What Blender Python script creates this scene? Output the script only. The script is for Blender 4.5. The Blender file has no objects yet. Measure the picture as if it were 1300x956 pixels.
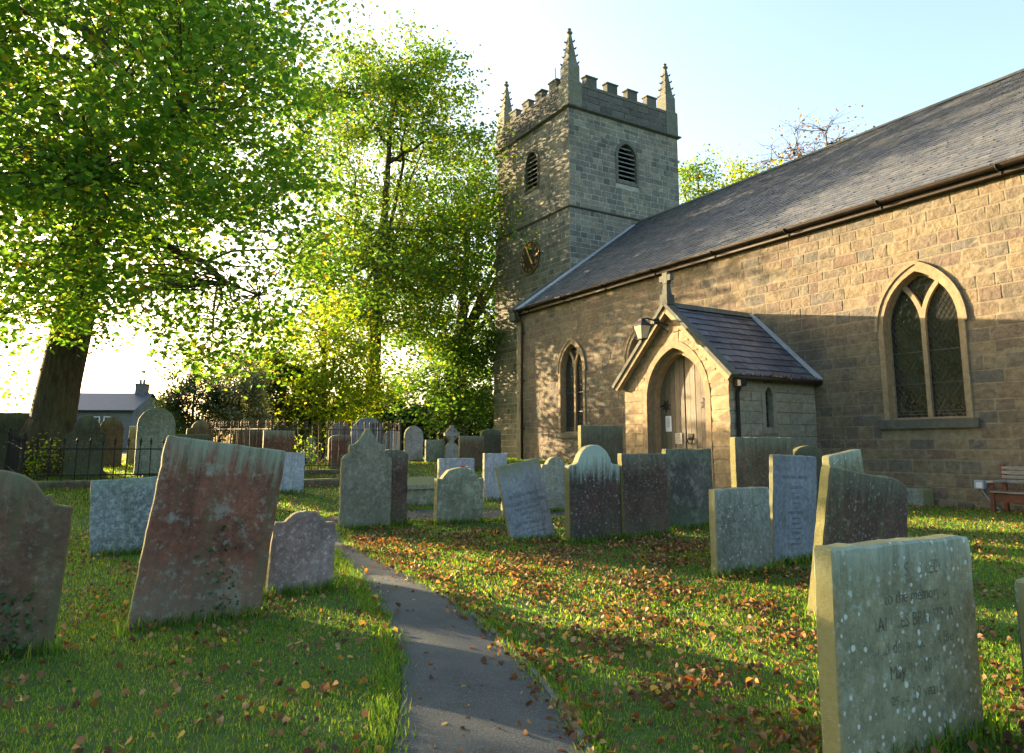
import bpy, bmesh, math, random
import numpy as np
from mathutils import Vector, Matrix
from mathutils.geometry import tessellate_polygon

R = math.radians
sc = bpy.context.scene
col = sc.collection
random.seed(7)
rng = np.random.default_rng(11)

# ------------------------------------------------------------------ camera
FPX = 904.0
cam = bpy.data.cameras.new('camera')
cam.sensor_fit = 'HORIZONTAL'; cam.sensor_width = 36.0
cam.lens = 36.0 * FPX / 1300.0
cam.shift_y = -44.5 / 1300.0
cam.clip_start = 0.05; cam.clip_end = 5000.0
co = bpy.data.objects.new('camera', cam); col.objects.link(co)
co.location = (0, 0, 1.3); co.rotation_euler = (R(90 + 8.2), 0, 0)
sc.camera = co

# ------------------------------------------------------------------ light
SUN_AZ = -54.3      # degrees from +Y, negative is towards -X
SUN_EL = 9.2
w = bpy.data.worlds.new('World'); sc.world = w; w.use_nodes = True
nt = w.node_tree; nt.nodes.clear()
wo = nt.nodes.new('ShaderNodeOutputWorld'); bg = nt.nodes.new('ShaderNodeBackground')
sky = nt.nodes.new('ShaderNodeTexSky'); sky.sky_type = 'NISHITA'; sky.sun_disc = False
sky.sun_elevation = R(SUN_EL); sky.sun_rotation = R(SUN_AZ)
sky.air_density = 1.0; sky.dust_density = 4.6; sky.ozone_density = 1.2; sky.altitude = 100
bg.inputs['Strength'].default_value = 0.14
nt.links.new(sky.outputs[0], bg.inputs[0]); nt.links.new(bg.outputs[0], wo.inputs[0])
sl = bpy.data.lights.new('sun', 'SUN'); sl.energy = 5.0; sl.angle = R(0.5); sl.color = (1.0, 0.76, 0.46)
so = bpy.data.objects.new('sun', sl); col.objects.link(so)
sd = Vector((math.sin(R(SUN_AZ)) * math.cos(R(SUN_EL)), math.cos(R(SUN_AZ)) * math.cos(R(SUN_EL)), math.sin(R(SUN_EL))))
so.rotation_euler = sd.to_track_quat('Z', 'Y').to_euler()
so.location = sd * 60
sc.view_settings.view_transform = 'Standard'; sc.view_settings.look = 'None'
sc.view_settings.gamma = 1.0; sc.view_settings.exposure = 2.55
sc.cycles.max_bounces = 7; sc.cycles.diffuse_bounces = 3; sc.cycles.transmission_bounces = 4
sc.cycles.transparent_max_bounces = 4; sc.cycles.caustics_reflective = False; sc.cycles.caustics_refractive = False

# ------------------------------------------------------------------ frames
YAW = R(-31.3)
O2 = np.array([0.334, 30.09])
EV = np.array([-math.sin(YAW), -math.cos(YAW)]); NV = np.array([math.cos(YAW), -math.sin(YAW)])
CH_ROT = math.atan2(EV[1], EV[0])

def W(a, b):                      # church plan coordinates to world
    q = O2 + a * EV + b * NV
    return float(q[0]), float(q[1])

def gz(X, Y):
    X = np.asarray(X, float); Y = np.asarray(Y, float)
    a = (X - O2[0]) * EV[0] + (Y - O2[1]) * EV[1]
    t = np.clip((a - 4) / 12.0, 0, 1); s = t * t * (3 - 2 * t)
    return 0.65 * (1 - s) + 0.012 * np.sin(X * 1.1 + 0.4 * Y) + 0.012 * np.sin(Y * 0.9 - X * 0.3)

# ------------------------------------------------------------------ mesh helpers
class MB:
    def __init__(self): self.v = []; self.f = []
    def add(self, vs, fs):
        n = len(self.v); self.v += [tuple(q) for q in vs]; self.f += [tuple(i + n for i in q) for q in fs]; return self
    def box(self, x0, x1, y0, y1, z0, z1, M=None):
        vs = [(x0,y0,z0),(x1,y0,z0),(x1,y1,z0),(x0,y1,z0),(x0,y0,z1),(x1,y0,z1),(x1,y1,z1),(x0,y1,z1)]
        if M: vs = [M(*q) for q in vs]
        return self.add(vs, [(3,2,1,0),(4,5,6,7),(0,1,5,4),(1,2,6,5),(2,3,7,6),(3,0,4,7)])
    def tube(self, pts, rad, n=8, cap=True):
        pts = [Vector(q) for q in pts]
        if not hasattr(rad, '__len__'): rad = [rad] * len(pts)
        vs = []; fs = []; up = None
        for i, q in enumerate(pts):
            d = (pts[min(i+1, len(pts)-1)] - pts[max(i-1, 0)])
            if d.length < 1e-9: d = Vector((0,0,1))
            d.normalize()
            if up is None:
                up = Vector((1,0,0)) if abs(d.x) < 0.8 else Vector((0,1,0))
            s = d.cross(up)
            if s.length < 1e-6: s = d.cross(Vector((0.3,0.9,0.2)))
            s.normalize(); up = s.cross(d).normalized()
            for k in range(n):
                an = 2 * math.pi * k / n
                vs.append(q + (s * math.cos(an) + up * math.sin(an)) * rad[i])
        for i in range(len(pts) - 1):
            for k in range(n):
                a = i*n+k; b = i*n+(k+1) % n
                fs.append((a, a+n, b+n, b))
        if cap:
            fs.append(tuple(range(n))); fs.append(tuple(reversed(range((len(pts)-1)*n, len(pts)*n))))
        return self.add(vs, fs)
    def lathe(self, c, prof, n=12):
        vs = []; fs = []
        for (r, z) in prof:
            for k in range(n):
                an = 2*math.pi*k/n; vs.append((c[0]+r*math.cos(an), c[1]+r*math.sin(an), c[2]+z))
        for i in range(len(prof)-1):
            for k in range(n):
                a = i*n+k; b = i*n+(k+1) % n
                fs.append((a, b, b+n, a+n))
        return self.add(vs, fs)
    def prism(self, poly, n0, n1, M, holes=()):
        """polygon (s,z) extruded from depth n0 (back) to n1 (front), with holes, mapped by M(s,z,n)"""
        loops = [list(poly)] + [list(h) for h in holes]
        flat = [q for l in loops for q in l]
        tris = tessellate_polygon([[Vector((q[0], q[1], 0)) for q in l] for l in loops])
        m = len(flat)
        vs = [M(q[0], q[1], n1) for q in flat] + [M(q[0], q[1], n0) for q in flat]
        fs = []
        for t in tris:
            p = [flat[i] for i in t]
            ar = (p[1][0]-p[0][0])*(p[2][1]-p[0][1]) - (p[1][1]-p[0][1])*(p[2][0]-p[0][0])
            if ar < 0: t = (t[0], t[2], t[1])
            fs.append(tuple(t)); fs.append((t[0]+m, t[2]+m, t[1]+m))
        k = 0
        for li, l in enumerate(loops):
            ar = sum(l[i][0]*l[(i+1) % len(l)][1] - l[(i+1) % len(l)][0]*l[i][1] for i in range(len(l)))
            ccw = ar > 0
            for i in range(len(l)):
                a = k+i; b = k+(i+1) % len(l)
                if ccw == (li == 0): fs.append((a, a+m, b+m, b))
                else: fs.append((b, b+m, a+m, a))
            k += len(l)
        return self.add(vs, fs)
    def mesh(self, name):
        me = bpy.data.meshes.new(name); me.from_pydata(self.v, [], self.f); me.update(); return me
    def build(self, name, mat, parent=None, smooth=False, kind=None):
        me = self.mesh(name); me.materials.append(mat)
        if smooth:
            me.polygons.foreach_set('use_smooth', [True]*len(me.polygons))
        return link(name, me, parent, kind)

def link(name, me, parent=None, kind=None):
    o = bpy.data.objects.new(name, me); col.objects.link(o)
    if parent: o.parent = parent
    if kind: o['kind'] = kind
    return o

def tag(o, label, cat, group=None):
    o['label'] = label; o['category'] = cat
    if group: o['group'] = group
    return o

def empty(name, loc=(0,0,0), rz=0.0, rot=None):
    o = bpy.data.objects.new(name, None); col.objects.link(o)
    o.location = loc; o.rotation_euler = rot if rot else (0,0,rz); o.empty_display_size = 0.3
    return o

def fast_mesh(name, V, F, mat, smooth=False):
    """V (n,3) array, F (m,k) array of equal-size faces"""
    me = bpy.data.meshes.new(name)
    n, (m, k) = len(V), F.shape
    me.vertices.add(n); me.vertices.foreach_set('co', np.ascontiguousarray(V, dtype=np.float32).ravel())
    me.loops.add(m*k); me.loops.foreach_set('vertex_index', np.ascontiguousarray(F, dtype=np.int32).ravel())
    me.polygons.add(m); me.polygons.foreach_set('loop_start', np.arange(0, m*k, k, dtype=np.int32))
    me.polygons.foreach_set('loop_total', np.full(m, k, dtype=np.int32))
    if smooth: me.polygons.foreach_set('use_smooth', np.ones(m, dtype=bool))
    me.update(calc_edges=True); me.materials.append(mat)
    return me

# ------------------------------------------------------------------ materials
def newmat(name):
    m = bpy.data.materials.new(name); m.use_nodes = True
    n = m.node_tree; b = n.nodes['Principled BSDF']
    b.inputs['Specular IOR Level'].default_value = 0.3
    return m, n, b

def N(n, t, **kw):
    q = n.nodes.new(t)
    for k, v in kw.items():
        if k in q.inputs.keys(): q.inputs[k].default_value = v
        else: setattr(q, k, v)
    return q

def ramp(n, fac, stops, interp='LINEAR'):
    r = n.nodes.new('ShaderNodeValToRGB'); r.color_ramp.interpolation = interp
    e = r.color_ramp.elements
    while len(e) < len(stops): e.new(0.5)
    for i, (p, c) in enumerate(stops):
        e[i].position = p; e[i].color = (c[0], c[1], c[2], 1) if hasattr(c, '__len__') else (c, c, c, 1)
    n.links.new(fac, r.inputs[0]); return r

def mix(n, fac, a, b, typ='MIX'):
    m = n.nodes.new('ShaderNodeMix'); m.data_type = 'RGBA'; m.blend_type = typ
    for s, v in ((0, fac), (6, a), (7, b)):
        if hasattr(v, 'is_linked') or isinstance(v, bpy.types.NodeSocket): n.links.new(v, m.inputs[s])
        else: m.inputs[s].default_value = v if s == 0 else (v[0], v[1], v[2], 1)
    return m.outputs[2]

def noise(n, vec, scale, detail=4, rough=0.55, out=0):
    q = N(n, 'ShaderNodeTexNoise', Scale=scale, Detail=detail, Roughness=rough)
    if vec is not None: n.links.new(vec, q.inputs['Vector'])
    return q.outputs[out]

def island(n):
    g = n.nodes.new('ShaderNodeNewGeometry'); o = n.nodes.new('ShaderNodeObjectInfo')
    a = n.nodes.new('ShaderNodeMath'); a.operation = 'ADD'
    n.links.new(g.outputs['Random Per Island'], a.inputs[0]); n.links.new(o.outputs['Random'], a.inputs[1])
    f = n.nodes.new('ShaderNodeMath'); f.operation = 'FRACT'; n.links.new(a.outputs[0], f.inputs[0])
    return f.outputs[0]

def bump(n, b, h, strength=0.4, dist=0.02):
    q = n.nodes.new('ShaderNodeBump'); q.inputs['Strength'].default_value = strength; q.inputs['Distance'].default_value = dist
    n.links.new(h, q.inputs['Height']); n.links.new(q.outputs[0], b.inputs['Normal']); return q

def wpos(n):
    return n.nodes.new('ShaderNodeNewGeometry').outputs['Position']

def objc(n):
    return n.nodes.new('ShaderNodeTexCoord').outputs['Object']

def plain(name, c, rough=0.6, metal=0.0, var=0.25, scale=8, bs=0.0):
    m, n, b = newmat(name)
    f = noise(n, objc(n), scale, 5, 0.6)
    lo = [x*(1-var) for x in c]; hi = [x*(1+var) for x in c]
    r = ramp(n, f, [(0.3, lo), (0.7, hi)])
    n.links.new(r.outputs[0], b.inputs['Base Color'])
    b.inputs['Roughness'].default_value = rough; b.inputs['Metallic'].default_value = metal
    if bs: bump(n, b, noise(n, objc(n), scale*4, 4, 0.6), bs, 0.01)
    return m

def masonry(name, cols, rough=0.9, bs=0.8, bd=0.03, bscale=14, stain=(0.05,0.05,0.04), stainamt=0.5, pale=None):
    m, n, b = newmat(name)
    cols = list(cols)*2 if len(cols) == 1 else cols
    f = island(n); c = ramp(n, f, [(i/(len(cols)-1), q) for i, q in enumerate(cols)], 'LINEAR').outputs[0]
    p = wpos(n)
    fine = noise(n, p, 9, 6, 0.65)
    c = mix(n, 1.0, c, ramp(n, fine, [(0.25, 0.62), (0.75, 1.35)]).outputs[0], 'MULTIPLY')
    big = noise(n, p, 0.9, 5, 0.6)
    k = ramp(n, big, [(0.48, 0.0), (0.72, stainamt)]).outputs[0]
    c = mix(n, k, c, stain)
    if pale:
        sp = noise(n, p, 3.2, 5, 0.7)
        c = mix(n, ramp(n, sp, [(0.60, 0.0), (0.72, 0.55)]).outputs[0], c, pale)
    n.links.new(c, b.inputs['Base Color']); b.inputs['Roughness'].default_value = rough
    h = mix(n, 0.5, noise(n, p, bscale, 6, 0.7), noise(n, p, bscale*0.35, 3, 0.5))
    bump(n, b, h, bs, bd)
    return m

M_NAVE = masonry('nave_stone', [(0.18,0.138,0.084),(0.128,0.104,0.074),(0.205,0.16,0.094),(0.142,0.106,0.078),(0.18,0.15,0.094),(0.115,0.104,0.084),(0.19,0.145,0.085),(0.135,0.096,0.072)],
                 bs=1.0, bd=0.06, bscale=9, stain=(0.055,0.052,0.046), stainamt=0.65, pale=(0.235,0.195,0.135))
M_TOWER = masonry('tower_stone', [(0.19,0.175,0.13),(0.13,0.125,0.10),(0.23,0.20,0.14),(0.16,0.16,0.125),(0.25,0.225,0.16),(0.10,0.098,0.085),(0.20,0.19,0.145)],
                  bs=0.7, bd=0.03, bscale=10, stainamt=0.55, pale=(0.28,0.29,0.23))
M_PARAPET = masonry('parapet_stone', [(0.085,0.08,0.07),(0.12,0.115,0.095),(0.065,0.063,0.058),(0.15,0.14,0.11)], bs=0.6, stainamt=0.5, pale=(0.22,0.24,0.18))
M_ASHLAR = masonry('dressed_stone', [(0.28,0.205,0.115),(0.24,0.18,0.105),(0.31,0.23,0.13),(0.26,0.20,0.12)], bs=0.3, bd=0.01, bscale=20, stainamt=0.25)
M_PSIDE = masonry('porch_ashlar', [(0.26,0.25,0.19),(0.21,0.21,0.165),(0.29,0.27,0.20),(0.24,0.225,0.165)], bs=0.3, bd=0.01, bscale=18, stainamt=0.35)
M_TRIM = masonry('weathered_trim', [(0.095,0.095,0.074),(0.12,0.117,0.088),(0.08,0.082,0.066)], bs=0.5, bd=0.015, bscale=18, stainamt=0.5, pale=(0.22,0.27,0.19))
M_MORTAR = masonry('mortar', [(0.20,0.165,0.11)], bs=0.5, bd=0.01, bscale=30, stainamt=0.4)
M_MORTAR_T = masonry('tower_mortar', [(0.33,0.32,0.265)], bs=0.5, bd=0.01, bscale=30, stainamt=0.4)
M_PINN = masonry('pinnacle_stone', [(0.15,0.15,0.105),(0.18,0.175,0.12),(0.13,0.135,0.10)], bs=0.6, bd=0.02, bscale=14, stainamt=0.4, pale=(0.20,0.24,0.17))

def slate_mat(name, cols, moss):
    m, n, b = newmat(name)
    c = ramp(n, island(n), [(i/(len(cols)-1), q) for i, q in enumerate(cols)]).outputs[0]
    p = wpos(n)
    c = mix(n, 1.0, c, ramp(n, noise(n, p, 6, 5, 0.6), [(0.3, 0.7), (0.7, 1.3)]).outputs[0], 'MULTIPLY')
    c = mix(n, ramp(n, noise(n, p, 2.2, 6, 0.75), [(0.62, 0.0), (0.70, moss)]).outputs[0], c, (0.09,0.10,0.035))
    c = mix(n, ramp(n, noise(n, p, 11, 4, 0.7), [(0.66, 0.0), (0.74, moss*0.7)]).outputs[0], c, (0.22,0.21,0.12))
    n.links.new(c, b.inputs['Base Color']); b.inputs['Roughness'].default_value = 0.55
    b.inputs['Specular IOR Level'].default_value = 0.45
    bump(n, b, noise(n, p, 25, 4, 0.6), 0.3, 0.01)
    return m
M_SLATE = slate_mat('roof_slate', [(0.080,0.094,0.115),(0.115,0.125,0.142),(0.062,0.074,0.094),(0.135,0.14,0.15),(0.09,0.10,0.115)], 0.8)
M_PSLATE = slate_mat('porch_slate', [(0.058,0.066,0.085),(0.09,0.098,0.12),(0.045,0.052,0.07),(0.11,0.12,0.14),(0.07,0.072,0.085)], 0.35)
M_LEAD = plain('lead', (0.36,0.38,0.40), 0.5, 0.0, 0.2, 5)
M_IRON = plain('black_iron', (0.014,0.0135,0.013), 0.75, 0.0, 0.4, 20)
M_RUST = plain('rusty_iron', (0.075,0.05,0.032), 0.8, 0.1, 0.5, 25, 0.4)
M_GUTTER = plain('brown_gutter', (0.035,0.024,0.017), 0.45, 0.1, 0.3, 9)
M_GOLD = plain('gold_leaf', (0.75,0.50,0.13), 0.35, 0.6, 0.15, 12)
M_DIAL = plain('clock_dial', (0.012,0.012,0.014), 0.5)
M_DARK = plain('near_black', (0.008,0.008,0.008), 0.9)
M_LOUVRE = plain('louvre_slate', (0.20,0.20,0.18), 0.8, 0, 0.3, 6)
M_WHITE = plain('white_paper', (0.62,0.64,0.68), 0.7, 0, 0.12, 30)
M_BOARD = plain('notice_board', (0.36,0.33,0.27), 0.7, 0, 0.3, 18)
M_INK = plain('printed_ink', (0.12,0.16,0.30), 0.8)
M_LAMPG = plain('frosted_lamp_glass', (0.34,0.29,0.19), 0.3, 0, 0.12, 7)
M_BOXG = plain('grey_plastic', (0.30,0.34,0.37), 0.5, 0, 0.1, 10)
M_COND = plain('grey_conduit', (0.22,0.25,0.26), 0.5)

def glass_mat():
    m, n, b = newmat('window_glass')
    p = wpos(n)
    c = ramp(n, noise(n, p, 3, 3, 0.5), [(0.3, (0.008,0.009,0.010)), (0.7, (0.03,0.032,0.03))]).outputs[0]
    n.links.new(c, b.inputs['Base Color']); b.inputs['Roughness'].default_value = 0.06
    b.inputs['Specular IOR Level'].default_value = 0.6
    bump(n, b, noise(n, p, 8, 2, 0.5), 0.35, 0.03)
    return m
M_GLASS = glass_mat()
M_CAME = plain('lead_came', (0.09,0.09,0.085), 0.5, 0.2, 0.2, 10)

def wood_mat(name, c, sc_=(1,1,1), bs=0.4):
    m, n, b = newmat(name)
    tc = objc(n); mp = N(n, 'ShaderNodeMapping'); mp.inputs['Scale'].default_value = sc_
    n.links.new(tc, mp.inputs['Vector'])
    f = noise(n, mp.outputs[0], 6, 6, 0.65)
    k = ramp(n, f, [(0.25, [x*0.45 for x in c]), (0.55, c), (0.8, [x*1.5 for x in c])]).outputs[0]
    k = mix(n, 1.0, k, ramp(n, island(n), [(0, 0.75), (1, 1.2)]).outputs[0], 'MULTIPLY')
    n.links.new(k, b.inputs['Base Color']); b.inputs['Roughness'].default_value = 0.75
    bump(n, b, f, bs, 0.01)
    return m
M_DOOR = wood_mat('weathered_oak', (0.17,0.14,0.10), (9,9,0.8))
M_BENCH = wood_mat('red_brown_bench_wood', (0.15,0.055,0.030), (1,8,8))
M_BENCHT = wood_mat('silvered_bench_wood', (0.24,0.22,0.19), (1,8,8))

def bark_mat():
    m, n, b = newmat('bark')
    p = wpos(n); mp = N(n, 'ShaderNodeMapping'); mp.inputs['Scale'].default_value = (5,5,1.1); n.links.new(p, mp.inputs['Vector'])
    f = noise(n, mp.outputs[0], 3.0, 7, 0.7)
    c = ramp(n, f, [(0.3, (0.030,0.024,0.017)), (0.55, (0.085,0.068,0.046)), (0.75, (0.15,0.13,0.09))]).outputs[0]
    c = mix(n, ramp(n, noise(n, p, 1.2, 4, 0.6), [(0.5, 0.0), (0.7, 0.5)]).outputs[0], c, (0.075,0.085,0.03))
    n.links.new(c, b.inputs['Base Color']); b.inputs['Roughness'].default_value = 0.95
    bump(n, b, f, 1.0, 0.06)
    return m
M_BARK = bark_mat()

def leaf_mat(name, stops, trans=0.5, tint=(1.15,1.05,0.45), rough=0.5, spec=0.3):
    m, n, b = newmat(name)
    g = n.nodes.new('ShaderNodeNewGeometry')
    c = ramp(n, g.outputs['Random Per Island'], stops).outputs[0]
    c = mix(n, 1.0, c, ramp(n, noise(n, g.outputs['Position'], 0.5, 3, 0.6), [(0.3, (0.85,0.9,0.85)), (0.7, (1.15,1.08,0.95))]).outputs[0], 'MULTIPLY')
    n.links.new(c, b.inputs['Base Color']); b.inputs['Roughness'].default_value = rough; b.inputs['Specular IOR Level'].default_value = spec
    tr = n.nodes.new('ShaderNodeBsdfTranslucent')
    n.links.new(mix(n, 1.0, c, tint, 'MULTIPLY'), tr.inputs['Color'])
    ms = n.nodes.new('ShaderNodeMixShader'); ms.inputs[0].default_value = trans
    n.links.new(b.outputs[0], ms.inputs[1]); n.links.new(tr.outputs[0], ms.inputs[2])
    n.links.new(ms.outputs[0], n.nodes['Material Output'].inputs['Surface'])
    return m
G1 = (0.055,0.135,0.03); G2 = (0.085,0.18,0.032); G3 = (0.12,0.21,0.036); YG = (0.19,0.25,0.035); YE = (0.36,0.28,0.035); OR = (0.34,0.15,0.03)
M_LEAF1 = leaf_mat('lime_leaf', [(0.0, G1), (0.35, G2), (0.72, G3), (0.94, YG), (0.985, YE), (1.0, OR)], 0.62, (1.95,2.0,0.8))
M_LEAF2 = leaf_mat('sycamore_leaf', [(0.0, G1), (0.4, G2), (0.75, G3), (0.90, YG), (1.0, YE)], 0.58, (1.95,1.75,0.6))
M_LEAF3 = leaf_mat('beech_leaf', [(0.0, (0.09,0.18,0.025)), (0.4, (0.15,0.24,0.03)), (0.85, (0.22,0.27,0.03)), (1.0, YE)], 0.62, (2.3,2.1,0.6))
M_LEAF4 = leaf_mat('dark_leaf', [(0.0, (0.04,0.10,0.022)), (0.5, (0.065,0.14,0.028)), (0.85, G3), (1.0, YG)], 0.58, (1.8,1.75,0.7))
M_YEW = leaf_mat('evergreen_leaf', [(0.0, (0.018,0.038,0.016)), (0.6, (0.035,0.065,0.022)), (1.0, (0.06,0.10,0.03))], 0.2)
M_HOLLY = leaf_mat('pale_variegated_leaf', [(0.0, (0.10,0.13,0.06)), (0.5, (0.20,0.22,0.12)), (1.0, (0.34,0.33,0.20))], 0.3, (1.2,1.15,0.8))
M_TWIGLEAF = leaf_mat('russet_leaf', [(0.0, (0.20,0.09,0.05)), (0.5, (0.26,0.14,0.07)), (1.0, (0.20,0.18,0.06))], 0.4)
M_IVY = leaf_mat('ivy_leaf', [(0.0, (0.02,0.06,0.02)), (0.6, (0.035,0.085,0.025)), (1.0, (0.07,0.12,0.03))], 0.25)
M_GRASS = leaf_mat('grass_blade', [(0.0, (0.04,0.10,0.02)), (0.45, (0.085,0.185,0.028)), (0.85, (0.14,0.24,0.036)), (1.0, (0.27,0.27,0.07))], 0.6, (2.2,2.0,0.6), 0.5)
M_LITTER = leaf_mat('fallen_leaf', [(0.0, (0.06,0.03,0.018)), (0.25, (0.11,0.055,0.028)), (0.5, (0.17,0.085,0.035)), (0.72, (0.24,0.13,0.055)), (0.88, (0.36,0.26,0.14)), (0.96, (0.50,0.34,0.04)), (1.0, (0.38,0.11,0.03))], 0.3, (1.6,1.3,0.8), 0.6)

def ground_mat():
    m, n, b = newmat('turf'); p = wpos(n)
    c = ramp(n, noise(n, p, 2.2, 6, 0.65), [(0.3, (0.04,0.075,0.016)), (0.5, (0.06,0.115,0.022)), (0.7, (0.085,0.11,0.03))]).outputs[0]
    c = mix(n, ramp(n, noise(n, p, 9, 5, 0.7), [(0.52, 0.0), (0.62, 0.7)]).outputs[0], c, (0.07,0.05,0.025))
    c = mix(n, ramp(n, noise(n, p, 26, 4, 0.7), [(0.5, 0.0), (0.66, 0.7)]).outputs[0], c, (0.06,0.12,0.02))
    n.links.new(c, b.inputs['Base Color']); b.inputs['Roughness'].default_value = 1.0
    bump(n, b, noise(n, p, 35, 5, 0.7), 0.8, 0.04)
    return m
M_TURF = ground_mat()
def path_mat():
    m, n, b = newmat('path_tarmac'); p = wpos(n)
    c = ramp(n, noise(n, p, 1.4, 6, 0.65), [(0.3, (0.042,0.047,0.044)), (0.7, (0.092,0.098,0.086))]).outputs[0]
    c = mix(n, ramp(n, noise(n, p, 120, 3, 0.7), [(0.52, 0.0), (0.66, 0.7)]).outputs[0], c, (0.20,0.20,0.185))
    c = mix(n, ramp(n, noise(n, p, 5, 5, 0.7), [(0.58, 0.0), (0.72, 0.45)]).outputs[0], c, (0.045,0.055,0.025))
    n.links.new(c, b.inputs['Base Color']); b.inputs['Roughness'].default_value = 0.85
    bump(n, b, noise(n, p, 60, 5, 0.75), 0.9, 0.015)
    return m
M_PATH = path_mat()

def grave_mat(name, c1, c2, lich=(0.26,0.31,0.25), lamt=0.5, lth=0.58, lscale=9, top=0.0, topc=(0.20,0.27,0.20), foot=0.3, footc=(0.09,0.12,0.06), spots=0.0, drip=0.3, bs=0.45, tl=1.12):
    m, n, b = newmat(name); tc = n.nodes.new('ShaderNodeTexCoord'); o = tc.outputs['Object']
    oi = n.nodes.new('ShaderNodeObjectInfo')
    ad = N(n, 'ShaderNodeVectorMath', operation='ADD'); n.links.new(o, ad.inputs[0])
    sc_ = N(n, 'ShaderNodeVectorMath', operation='SCALE'); sc_.inputs[0].default_value = (37, 11, 23); n.links.new(oi.outputs['Random'], sc_.inputs['Scale'])
    n.links.new(sc_.outputs[0], ad.inputs[1]); p = ad.outputs[0]
    dk = 1.0; c1, c2, lich, topc, footc = [[x*dk for x in v] for v in (c1, c2, lich, topc, footc)]
    c = ramp(n, noise(n, p, 3.0, 6, 0.65), [(0.35, c1), (0.65, c2)]).outputs[0]
    c = mix(n, ramp(n, noise(n, p, 1.4, 3, 0.6), [(0.4, 0.0), (0.65, 0.6)]).outputs[0], c, [x*0.5 for x in c1])
    c = mix(n, 1.0, c, ramp(n, noise(n, p, 22, 5, 0.7), [(0.3, 0.65), (0.7, 1.3)]).outputs[0], 'MULTIPLY')
    # vertical drip streaks
    mp = N(n, 'ShaderNodeMapping'); mp.inputs['Scale'].default_value = (9, 2, 0.9); n.links.new(p, mp.inputs['Vector'])
    st = noise(n, mp.outputs[0], 1.6, 5, 0.6)
    c = mix(n, ramp(n, st, [(0.52, 0.0), (0.68, drip)]).outputs[0], c, [x*0.35 for x in c1])
    # lichen patches
    c = mix(n, ramp(n, noise(n, p, lscale, 6, 0.75), [(lth-0.04, 0.0), (lth+0.05, lamt)]).outputs[0], c, lich)
    c = mix(n, ramp(n, noise(n, p, lscale*2.7, 5, 0.8), [(0.56, 0.0), (0.64, 0.45)]).outputs[0], c, [x*1.15 for x in lich])
    c = mix(n, ramp(n, noise(n, p, 6.5, 6, 0.8), [(0.55, 0.0), (0.66, 0.55)]).outputs[0], c, [x*0.4 for x in c1])
    c = mix(n, ramp(n, noise(n, mp.outputs[0], 0.8, 4, 0.6), [(0.52, 0.0), (0.68, 0.35)]).outputs[0], c, (0.085,0.11,0.05))
    sx = N(n, 'ShaderNodeSeparateXYZ'); n.links.new(tc.outputs['Generated'], sx.inputs[0])
    def grad(lo, hi, amp, flip=False):
        mm = N(n, 'ShaderNodeMath', operation='MULTIPLY_ADD'); n.links.new(noise(n, mp.outputs[0] if not flip else p, 2.2 if not flip else 5.5, 7, 0.75), mm.inputs[0]); mm.inputs[1].default_value = amp; n.links.new(sx.outputs[2], mm.inputs[2])
        mr = n.nodes.new('ShaderNodeMapRange'); n.links.new(mm.outputs[0], mr.inputs[0])
        for i_, v_ in ((1, lo), (2, hi), (3, 1.0 if flip else 0.0), (4, 0.0 if flip else 1.0)): mr.inputs[i_].default_value = v_
        return mr.outputs[0]
    if top:
        k = N(n, 'ShaderNodeMath', operation='MULTIPLY'); n.links.new(grad(tl, tl+0.20, 0.60), k.inputs[0]); k.inputs[1].default_value = top
        c = mix(n, k.outputs[0], c, topc)
    if foot:
        k = N(n, 'ShaderNodeMath', operation='MULTIPLY'); n.links.new(grad(0.34, 0.78, 0.55, True), k.inputs[0]); k.inputs[1].default_value = foot
        c = mix(n, k.outputs[0], c, footc)
    if spots:
        vo = N(n, 'ShaderNodeTexVoronoi', Scale=26); n.links.new(p, vo.inputs['Vector'])
        jt = N(n, 'ShaderNodeMath', operation='MULTIPLY_ADD'); n.links.new(noise(n, p, 45, 3, 0.7), jt.inputs[0]); jt.inputs[1].default_value = 0.35; n.links.new(vo.outputs['Distance'], jt.inputs[2])
        cellr = N(n, 'ShaderNodeSeparateColor'); n.links.new(vo.outputs['Color'], cellr.inputs[0])
        sz = N(n, 'ShaderNodeMath', operation='MULTIPLY_ADD'); n.links.new(cellr.outputs[0], sz.inputs[0]); sz.inputs[1].default_value = 0.55; n.links.new(jt.outputs[0], sz.inputs[2])
        gate = ramp(n, noise(n, p, 2.6, 4, 0.6), [(0.36, 0.0), (0.54, spots)]).outputs[0]
        sp = mix(n, 1.0, ramp(n, sz.outputs[0], [(0.50, 1.0), (0.60, 0.0)]).outputs[0], gate, 'MULTIPLY')
        c = mix(n, sp, c, (0.45,0.49,0.45))
    # yellow on narrow sides and top edges: algae plus warm sunlight painted in
    nn = N(n, 'ShaderNodeSeparateXYZ'); n.links.new(tc.outputs['Normal'], nn.inputs[0])
    ab = N(n, 'ShaderNodeMath', operation='ABSOLUTE'); n.links.new(nn.outputs[1], ab.inputs[0])
    side = ramp(n, ab.outputs[0], [(0.35, 0.75), (0.8, 0.0)]).outputs[0]
    c = mix(n, side, c, (0.20,0.185,0.06))
    n.links.new(c, b.inputs['Base Color']); b.inputs['Roughness'].default_value = 0.9
    h = mix(n, 0.4, noise(n, p, 30, 6, 0.7), noise(n, p, 7, 4, 0.6))
    bump(n, b, h, bs, 0.02)
    return m
RED = grave_mat('red_sandstone', (0.115,0.052,0.034), (0.175,0.075,0.045), lich=(0.21,0.24,0.20), lamt=0.55, lth=0.60, lscale=5, top=0.9, topc=(0.20,0.26,0.19), foot=0.65, footc=(0.13,0.155,0.11), drip=0.5, tl=1.15)
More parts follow.
